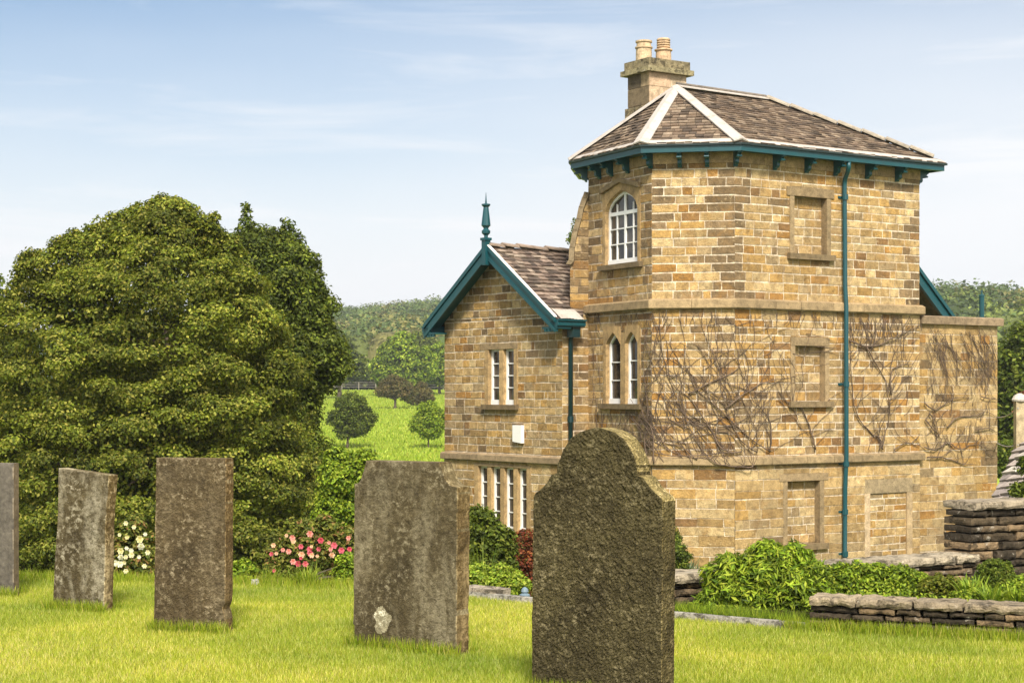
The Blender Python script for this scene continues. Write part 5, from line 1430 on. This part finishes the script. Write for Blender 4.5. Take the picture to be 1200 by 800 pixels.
# ------------------------------------------------------------------ wooded hills
def woodland(name, n, xr, yr, label, sizes=(3.2, 6.5), d_keep=None):
    Y = rng.uniform(*yr, n); X = rng.uniform(*xr, n) * Y
    Z = ground_h(X, Y); Rr = rng.uniform(*sizes, n)
    m_ic = bpy.data.meshes.new('tmp')
    import bmesh
    bm_ = bmesh.new(); bmesh.ops.create_icosphere(bm_, subdivisions=2, radius=1.0); iv = np.array([v.co[:] for v in bm_.verts]); iff = np.array([[v.index for v in f.verts] for f in bm_.faces]); bm_.free()
    Vs, Fs, Ts = [], [], []; base = 0
    pal = np.array([(0.07, 0.11, 0.022), (0.10, 0.14, 0.028), (0.14, 0.17, 0.038), (0.05, 0.075, 0.02), (0.15, 0.14, 0.045), (0.08, 0.12, 0.035)])
    q = len(iff); per = 330
    c = pal[rng.integers(0, len(pal), n)] * rng.uniform(0.65, 1.5, (n, 1))
    for i in range(n):
        k = 1 + 0.05 * rng.normal(size=(len(iv), 1))
        Vs.append(iv * k * Rr[i] * [0.86, 0.86, 0.8] + [X[i], Y[i], Z[i] + Rr[i] * 0.7]); Fs.append(iff + base); base += len(iv)
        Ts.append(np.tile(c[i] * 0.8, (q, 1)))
    V = np.vstack(Vs); F = np.vstack(Fs); T = np.vstack(Ts)
    ci = np.repeat(np.arange(n), per); d = unit(rng.normal(size=(len(ci), 3)) + [0, -0.4, 0.5])
    lump = 1 + 0.14 * np.sin(d[:, 0] * 5 + ci) + 0.12 * np.sin(d[:, 2] * 6 + ci * 1.7)
    P = np.stack([X[ci], Y[ci], Z[ci] + Rr[ci] * 0.7], 1) + d * (Rr[ci] * rng.uniform(0.85, 1.1, len(ci)) * lump)[:, None] * [1, 1, 0.9]
    LV, LF = leaves(P, unit(d * 0.6 + [0, 0, 0.4] + rng.normal(0, 0.45, d.shape)), 0.85, 0.6, 0, 0.3)
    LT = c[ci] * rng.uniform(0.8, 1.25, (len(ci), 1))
    F = np.vstack([np.hstack([F, F[:, :1]])[:, :3], np.empty((0, 3), int)])
    # split leaf quads into triangles to share one face size
    LF2 = np.vstack([LF[:, [0, 1, 2]], LF[:, [0, 2, 3]]]) + len(V)
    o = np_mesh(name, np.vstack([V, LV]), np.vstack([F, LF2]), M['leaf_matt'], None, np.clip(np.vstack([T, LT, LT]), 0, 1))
    return tag(o, label, 'woodland', kind='stuff')
woodland('woodland', 1500, (-0.135, 0.01), (268, 640), 'mixed woodland covering the far hill between the evergreen and the wing')
woodland('woodland', 420, (-0.25, -0.13), (268, 560), 'mixed woodland on the far hill hidden beyond the huge evergreen')
woodland('woodland', 750, (0.19, 0.36), (185, 560), 'mixed woodland covering the hill beyond the annex')

# ------------------------------------------------------------------ garden plants
def bush(name, lobes, d, label, pal, clumps, cr, per, L, Wd, cat='shrub', base=None, mat='leaf', **kw):
    B = px_blobs(lobes, d); cx = np.mean([b[0] for b in B]); cy = d
    gz = float(ground_h(cx, cy)); n0 = len(B)
    for b in list(B):
        z = b[2] - 1.2 * b[5]
        while z > gz + 0.3 * b[5] and len(B) < 60:
            B.append((b[0] + random.uniform(-.4, .4) * b[3], b[1] + random.uniform(0, .5) * b[3], z, b[3], b[4], b[5])); z -= 1.2 * b[5]
    clumps = int(clumps * min(len(B) / n0, 3.5))
    root = empty(name, (cx, cy, gz), label, cat)
    V, F, T = crown(B, clumps, cr, per, L, Wd, *GREENS[pal], **kw)
    np_mesh('foliage', V, F, M[mat], root, T)
    m = MB()
    for b in B[:6]:
        m.tube([(cx + random.uniform(-.05, .05), cy + random.uniform(-.05, .05), gz), ((cx + b[0]) / 2, (cy + b[1]) / 2, (gz + b[2]) / 2 + 0.02), (b[0], b[1], b[2])], [0.012, 0.009, 0.004], 5)
    m.build('stem', M['bark'], root, True)
    return root, B
def flowers(root, pts, r, cols, wts):
    m = MB()
    r00 = r
    for p in pts:
        r = r00 * random.uniform(0.55, 1.15)
        c = np.array(cols[np.random.default_rng(random.randrange(1 << 30)).choice(len(cols), p=np.array(wts) / sum(wts))])
        for ring, (nr, rr, up) in enumerate(((6, 1.0, 0.15), (5, 0.62, 0.5), (3, 0.3, 0.8))):
            for k in range(nr):
                a = 2 * math.pi * (k + ring * 0.5) / nr; rad = r * rr
                ax = np.array([math.cos(a), -0.3, math.sin(a)]); ax /= np.linalg.norm(ax); sd_ = np.array([-math.sin(a), 0, math.cos(a)])
                f = np.array([0, -1, 0.25])
                b0 = np.array(p); tip = b0 + ax * rad + f * r * up
                m.add([b0, b0 + ax * rad * 0.6 + sd_ * rad * 0.42 + f * r * up * 0.5, tip, b0 + ax * rad * 0.6 - sd_ * rad * 0.42 + f * r * up * 0.5], [(0, 1, 2, 3)], tuple(np.clip(c * random.uniform(0.8, 1.15), 0, 1)))
    m.build('blossom', M['leaf_matt'], root)
# white roses
root, B = bush('rose_bush', [(150, 640, 18), (140, 660, 18), (162, 664, 18), (152, 620, 11), (168, 634, 9), (134, 636, 9), (158, 610, 6), (172, 650, 9)], 15.6, 'white and cream rose bush between the lichened stone and the square slab', 'rose', 150, 0.05, 20, 0.045, 0.028, sprig=0.4, inner=0.1)
fl = [at(*p, 15.35) for p in ((133, 635), (131, 648), (136, 658), (143, 651), (141, 645), (148, 651), (146, 657), (158, 650), (163, 652), (155, 645), (167, 640), (147, 630), (160, 617), (135, 662), (172, 660), (152, 668), (176, 645), (165, 632), (139, 626), (151, 640), (169, 625), (144, 664), (150, 612))]
fl = [p + rng.normal(0, 0.015, 3) - [0, random.uniform(0, .12), 0] for p in fl]
flowers(root, fl, 0.034, [(0.78, 0.72, 0.50), (0.80, 0.78, 0.66), (0.72, 0.66, 0.36)], [3, 3, 1])
root, B = bush('rose_bush', [(345, 645, 16), (370, 640, 18), (395, 645, 16), (360, 622, 12), (390, 622, 12), (330, 652, 11), (405, 655, 12), (375, 662, 18), (345, 662, 14), (348, 625, 7), (380, 612, 7), (404, 628, 9), (322, 645, 7)], 15.4, 'wide rose bush with pink and coral blooms beside the square slab', 'rose', 230, 0.05, 18, 0.045, 0.026, sprig=0.45, inner=0.1)
fl = [at(*p, 15.1) for p in ((328, 637), (343, 645), (345, 633), (337, 638), (353, 650), (361, 644), (363, 649), (372, 643), (374, 650), (325, 652), (318, 650), (320, 668), (340, 650), (357, 655), (367, 640), (380, 648), (350, 640), (333, 624), (383, 634), (376, 630), (398, 642), (405, 630), (410, 640), (392, 640), (387, 650), (359, 662), (348, 658), (400, 655), (369, 655), (341, 628), (365, 625))]
fl = [p + rng.normal(0, 0.02, 3) + [0, random.uniform(-.12, .10), 0] for p in fl]
flowers(root, fl, 0.030, [(0.70, 0.16, 0.22), (0.78, 0.34, 0.30), (0.80, 0.52, 0.36), (0.62, 0.10, 0.15)], [3, 3, 3, 1])
bush('bright_shrub', [(405, 565, 26), (415, 595, 26), (398, 545, 18), (420, 570, 18), (410, 620, 22), (425, 540, 10)], 20.5, 'bright green bush behind the headstone with hollowed shoulders', 'bright', 260, 0.10, 40, 0.05, 0.032)
bush('low_shrub', [(285, 672, 14), (272, 680, 10), (410, 672, 14), (405, 660, 10)], 15.0, 'low leafy ground plants at the foot of the pink rose bush', 'bright', 60, 0.05, 24, 0.035, 0.024, mat='leaf')
bush('dark_shrub', [(560, 628, 26), (575, 640, 20), (548, 645, 22), (562, 612, 14), (584, 632, 12), (556, 665, 22), (540, 620, 14)], 18.0, 'dark green camellia-like bush below the four light window', 'dark', 230, 0.09, 36, 0.05, 0.034)
bush('red_shrub', [(610, 645, 14), (604, 660, 12), (616, 632, 11), (618, 660, 12)], 19.0, 'small red leaved shrub below the corner of the four light window', 'red', 110, 0.06, 34, 0.038, 0.022)
bush('cone_shrub', [(786, 635, 9), (787, 650, 10), (789, 625, 5)], 28.0, 'narrow dark conifer showing past the edge of the largest headstone', 'dark', 90, 0.08, 40, 0.05, 0.02)
bush('holly_bush', [(792, 650, 13), (788, 665, 14)], 27.5, 'dark leaves low beside the narrow conifer', 'dark', 70, 0.09, 36, 0.06, 0.03)
def spiky(name, centre, n, L, w, label, pal, spread=0.9, cat='plant', up=1.0, blades_per=1, arch=0.6):
    """arching strap leaves from one base"""
    gz = centre[2]
    Vs = []; Fs = []
    for i in range(n):
        a = random.uniform(0, 2 * math.pi); l = L * random.uniform(0.6, 1.15); s_ = spread * random.uniform(0.2, 1.0)
        d = np.array([math.cos(a), math.sin(a), 0]); side = np.array([-math.sin(a), math.cos(a), 0]) * w / 2
        base = np.array(centre) + d * random.uniform(0, 0.25) * L * spread + np.array([random.gauss(0, L * .2 * spread), random.gauss(0, L * .15 * spread), 0])
        k = len(Vs)
        for j in range(5):
            t = j / 4; p = base + d * l * s_ * t ** 1.3 + np.array([0, 0, l * up * (t - arch * s_ * t * t)])
            ww = (1 - t ** 2) * 0.95 + 0.05
            Vs.append(p - side * ww); Vs.append(p + side * ww)
        for j in range(4): Fs.append((k + 2 * j, k + 2 * j + 1, k + 2 * j + 3, k + 2 * j + 2))
    o = np_mesh(name, np.array(Vs), Fs, M['leaf'], None, np.repeat(tint_mix(n, *GREENS[pal], 0.25), 4, axis=0), origin=tuple(centre))
    return tag(o, label, cat)
stp = MB()
for i, (py, hh) in enumerate(((640, 10), (655, 11), (670, 12))):
    c = at(596 - i * 2, py + 6, 24.5 - i * 0.35)
    rough_box(stp, (c[0], c[1], c[2]), (0.55, 0.45, hh / 2000 * 24 * 1.1), R(-38), (0.30, 0.21, 0.11), 0.02)
stp.box((at(592, 700, 24.6)[0], 24.75, -1.55), (0.5, 0.4, 1.4), (0.2, 0.14, 0.08), R(-38))
tag(stp.build('stone_steps', M['rubble'], None, origin=tuple(at(596, 700, 24.5))), 'rough brown stone steps under the sill of the four light window', 'steps')
g0 = at(568, 706, 14.9); g0[2] = -0.05
root = spiky('daylily', (-0.27, 14.9, -0.25), 210, 0.42, 0.016, 'light yellow green strap leaved clump behind the lawn kerb', 'lime', 0.75)
spiky('daylily', (0.02, 14.8, -0.3), 120, 0.40, 0.016, 'greener strap leaved clump next to the largest headstone', 'bright', 0.7)
spiky('iris_clump', (-0.28, 15.6, -0.4), 60, 0.68, 0.018, 'taller upright green leaves between the dark bush and the yellow clump', 'mid', 0.3, arch=0.2)
bush('yellow_shrub', [(550, 680, 12), (562, 690, 13), (578, 682, 11), (592, 692, 12), (560, 672, 10), (606, 684, 12), (602, 698, 10), (588, 672, 9)], 14.8, 'low yellow green leafy plant filling the bed below the dark bush', 'lime', 150, 0.05, 24, 0.032, 0.02)
spiky('silver_plant', at(806, 676, 28.5), 110, 0.42, 0.02, 'spiky grey green plant against the house wall above the bed coping', 'silver', 1.1)
spiky('grass_tuft', (-1.75, 14.55, 0.0), 160, 0.24, 0.007, 'soft tuft of long grass in front of the pink rose bush', 'lime', 0.9)
spiky('grass_tuft', (-2.1, 14.75, 0.0), 90, 0.20, 0.007, 'smaller grass tuft by the little white stone', 'lime', 0.9)
wsm = MB(); ws = at(298, 683, 14.6); rough_box(wsm, (ws[0], ws[1], 0.03), (0.07, 0.06, 0.06), 0.3, (0.6, 0.58, 0.55), 0.01)
tag(wsm.build('white_stone', M['rubble'], None, origin=(ws[0], ws[1], 0)), 'little white stone in the grass by the square slab', 'stone')
fm = MB(); fp_ = at(615, 708, 13.5)
fm.lathe((fp_[0], fp_[1], 0.0), [(0.028, 0), (0.04, 0.016), (0.042, 0.055), (0.034, 0.06), (0.022, 0.065), (0.03, 0.08), (0.025, 0.10), (0.008, 0.115)], 14, (0.25, 0.45, 0.55))
tag(fm.build('garden_ornament', mat_paint('pale blue glaze', (0.15, 0.21, 0.25), 0.4, 0.6, (0.4, 0.42, 0.4)), None, origin=(fp_[0], fp_[1], 0)), 'small pale blue pot ornament at the end of the bed kerb', 'ornament')
# big leafy perennial by the low wall
bush('leafy_bush', [(880, 690, 34, 0, 1), (905, 672, 30), (860, 700, 30), (925, 690, 30), (850, 672, 18), (915, 712, 26), (870, 720, 22), (940, 672, 20), (895, 655, 16), (930, 655, 14), (885, 726, 20), (835, 714, 16), (945, 706, 18), (865, 730, 14), (910, 730, 16), (938, 724, 14), (845, 728, 10)], 12.9, 'large bright green willow-leaved bush spilling over the kerb at the low wall end', 'bright', 560, 0.075, 26, 0.072, 0.018, sprig=0.35, spread=0.8, clump_tone=0.5, inner=0.15, lump_amp=0.06)
bush('yellow_shrub', [(985, 678, 14), (1005, 676, 15), (1030, 680, 16), (1055, 680, 15), (970, 684, 14), (1075, 684, 10), (1040, 690, 14), (1010, 690, 14)], 13.2, 'spreading light green shrub in the bed along the low wall', 'bright', 330, 0.055, 28, 0.036, 0.018, sprig=0.25)
bush('box_ball', [(1166, 676, 20), (1166, 682, 20)], 13.6, 'clipped round green box ball in the bed by the dark wall', 'mid', 260, 0.03, 34, 0.02, 0.013, sprig=0.0)
bush('mossy_plant', [(1092, 690, 11), (1106, 690, 11), (1118, 688, 10), (1100, 682, 9)], 12.9, 'low mounded plant with reddish stems in the middle of the bed', 'olive', 90, 0.04, 24, 0.025, 0.016)
spiky('fern', (*at(1138, 692, 12.7)[:2], 0.14), 70, 0.2, 0.02, 'pale fern-like plant in front of the clipped ball', 'lime', 0.9)
spiky('fern', (*at(1165, 700, 12.3)[:2], 0.13), 80, 0.2, 0.016, 'pale feathery fern just behind the lichened coping', 'lime', 0.9)
spiky('fern', (*at(1190, 702, 12.3)[:2], 0.13), 80, 0.17, 0.012, 'green feathery plant at the picture edge of the bed', 'bright', 0.9)
bush('sedum', [(1140, 700, 9), (1152, 698, 8), (1185, 694, 12), (1198, 690, 12), (1125, 700, 8)], 12.5, 'mixed low green plants along the back of the low wall coping', 'bright', 110, 0.04, 24, 0.025, 0.014)
# soil bed held by the low wall
bedm = MB()
pb_ = [(1.9, 12.2), (5.8, 10.7), (6.2, 15.9), (3.8, 14.75), (1.2, 13.1)]
bedm.add([(x, y, 0.10 if i < 2 else -0.02) for i, (x, y) in enumerate(pb_)] + [(x, y, -1.0) for x, y in pb_], [(0, 1, 2, 3, 4)] + [(i, (i + 1) % 5, 5 + (i + 1) % 5, 5 + i)[::-1] for i in range(5)])
tag(bedm.build('soil_bed', M['soil'], None), kind='structure')

# ------------------------------------------------------------------ air
hz = MB()
hz.box((10, 480, 26.0), (1300, 1060, 64.0))
hm = bpy.data.materials.new('air'); hm.use_nodes = True
ht_ = hm.node_tree; ht_.nodes.clear()
pv = N(ht_, 'ShaderNodeVolumePrincipled'); pv.inputs['Density'].default_value = 0.00035
pv.inputs['Color'].default_value = (0.93, 0.96, 1.0, 1); pv.inputs['Anisotropy'].default_value = 0.2
oo_ = N(ht_, 'ShaderNodeOutputMaterial'); ht_.links.new(pv.outputs[0], oo_.inputs['Volume'])
tag(hz.build('haze', hm, None), kind='stuff')

# low cover over the planted bed, down to the kerb
n = 26000
n = 13000; u = rng.random(n); X = 2.15 + u * 3.4; yb0 = edge_y(X) + 0.10 + 0.14 * (X > 2.0); yb1 = np.interp(X, [1.1, 3.8, 6.0], [12.95, 14.6, 15.6])
Y = yb0 + (yb1 - yb0) * rng.random(n) ** 1.6
Z = np.interp((Y - 12.2 + (X - 1.9) * 0.2), [0, 3], [0.10, 0.02]) + rng.random(n) ** 2 * (0.07 + 0.03 * np.sin(X * 7) * np.sin(Y * 6))
Z = np.where(Y < edge_y(X) + 0.35, np.minimum(Z, 0.13), Z)
P = np.stack([X, Y, Z], 1)
V, F = leaves(P, unit(rng.normal(0, 0.5, P.shape) + [0, -0.3, 0.8]), 0.04, 0.018, 0, 0.3)
tag(np_mesh('ground_cover', V, F, M['leaf'], None, tint_mix(n, *GREENS['bright'], 0.25)), 'low green ground cover leaves over the planted bed behind the low wall', 'ground cover', kind='stuff')

n = 5200
X = rng.uniform(1.1, 2.2, n); Y = edge_y(X) + rng.uniform(0.03, 0.42, n)
V, F, T = blades(X, Y, ground_h(X, Y) + 0.0, 0.11, 0.008, *GREENS['bright'], 0.7)
tag(np_mesh('rough_grass', V, F, M['grass'], None, T), 'rough grass between the kerb and the willow-leaved bush', 'grass', kind='stuff')
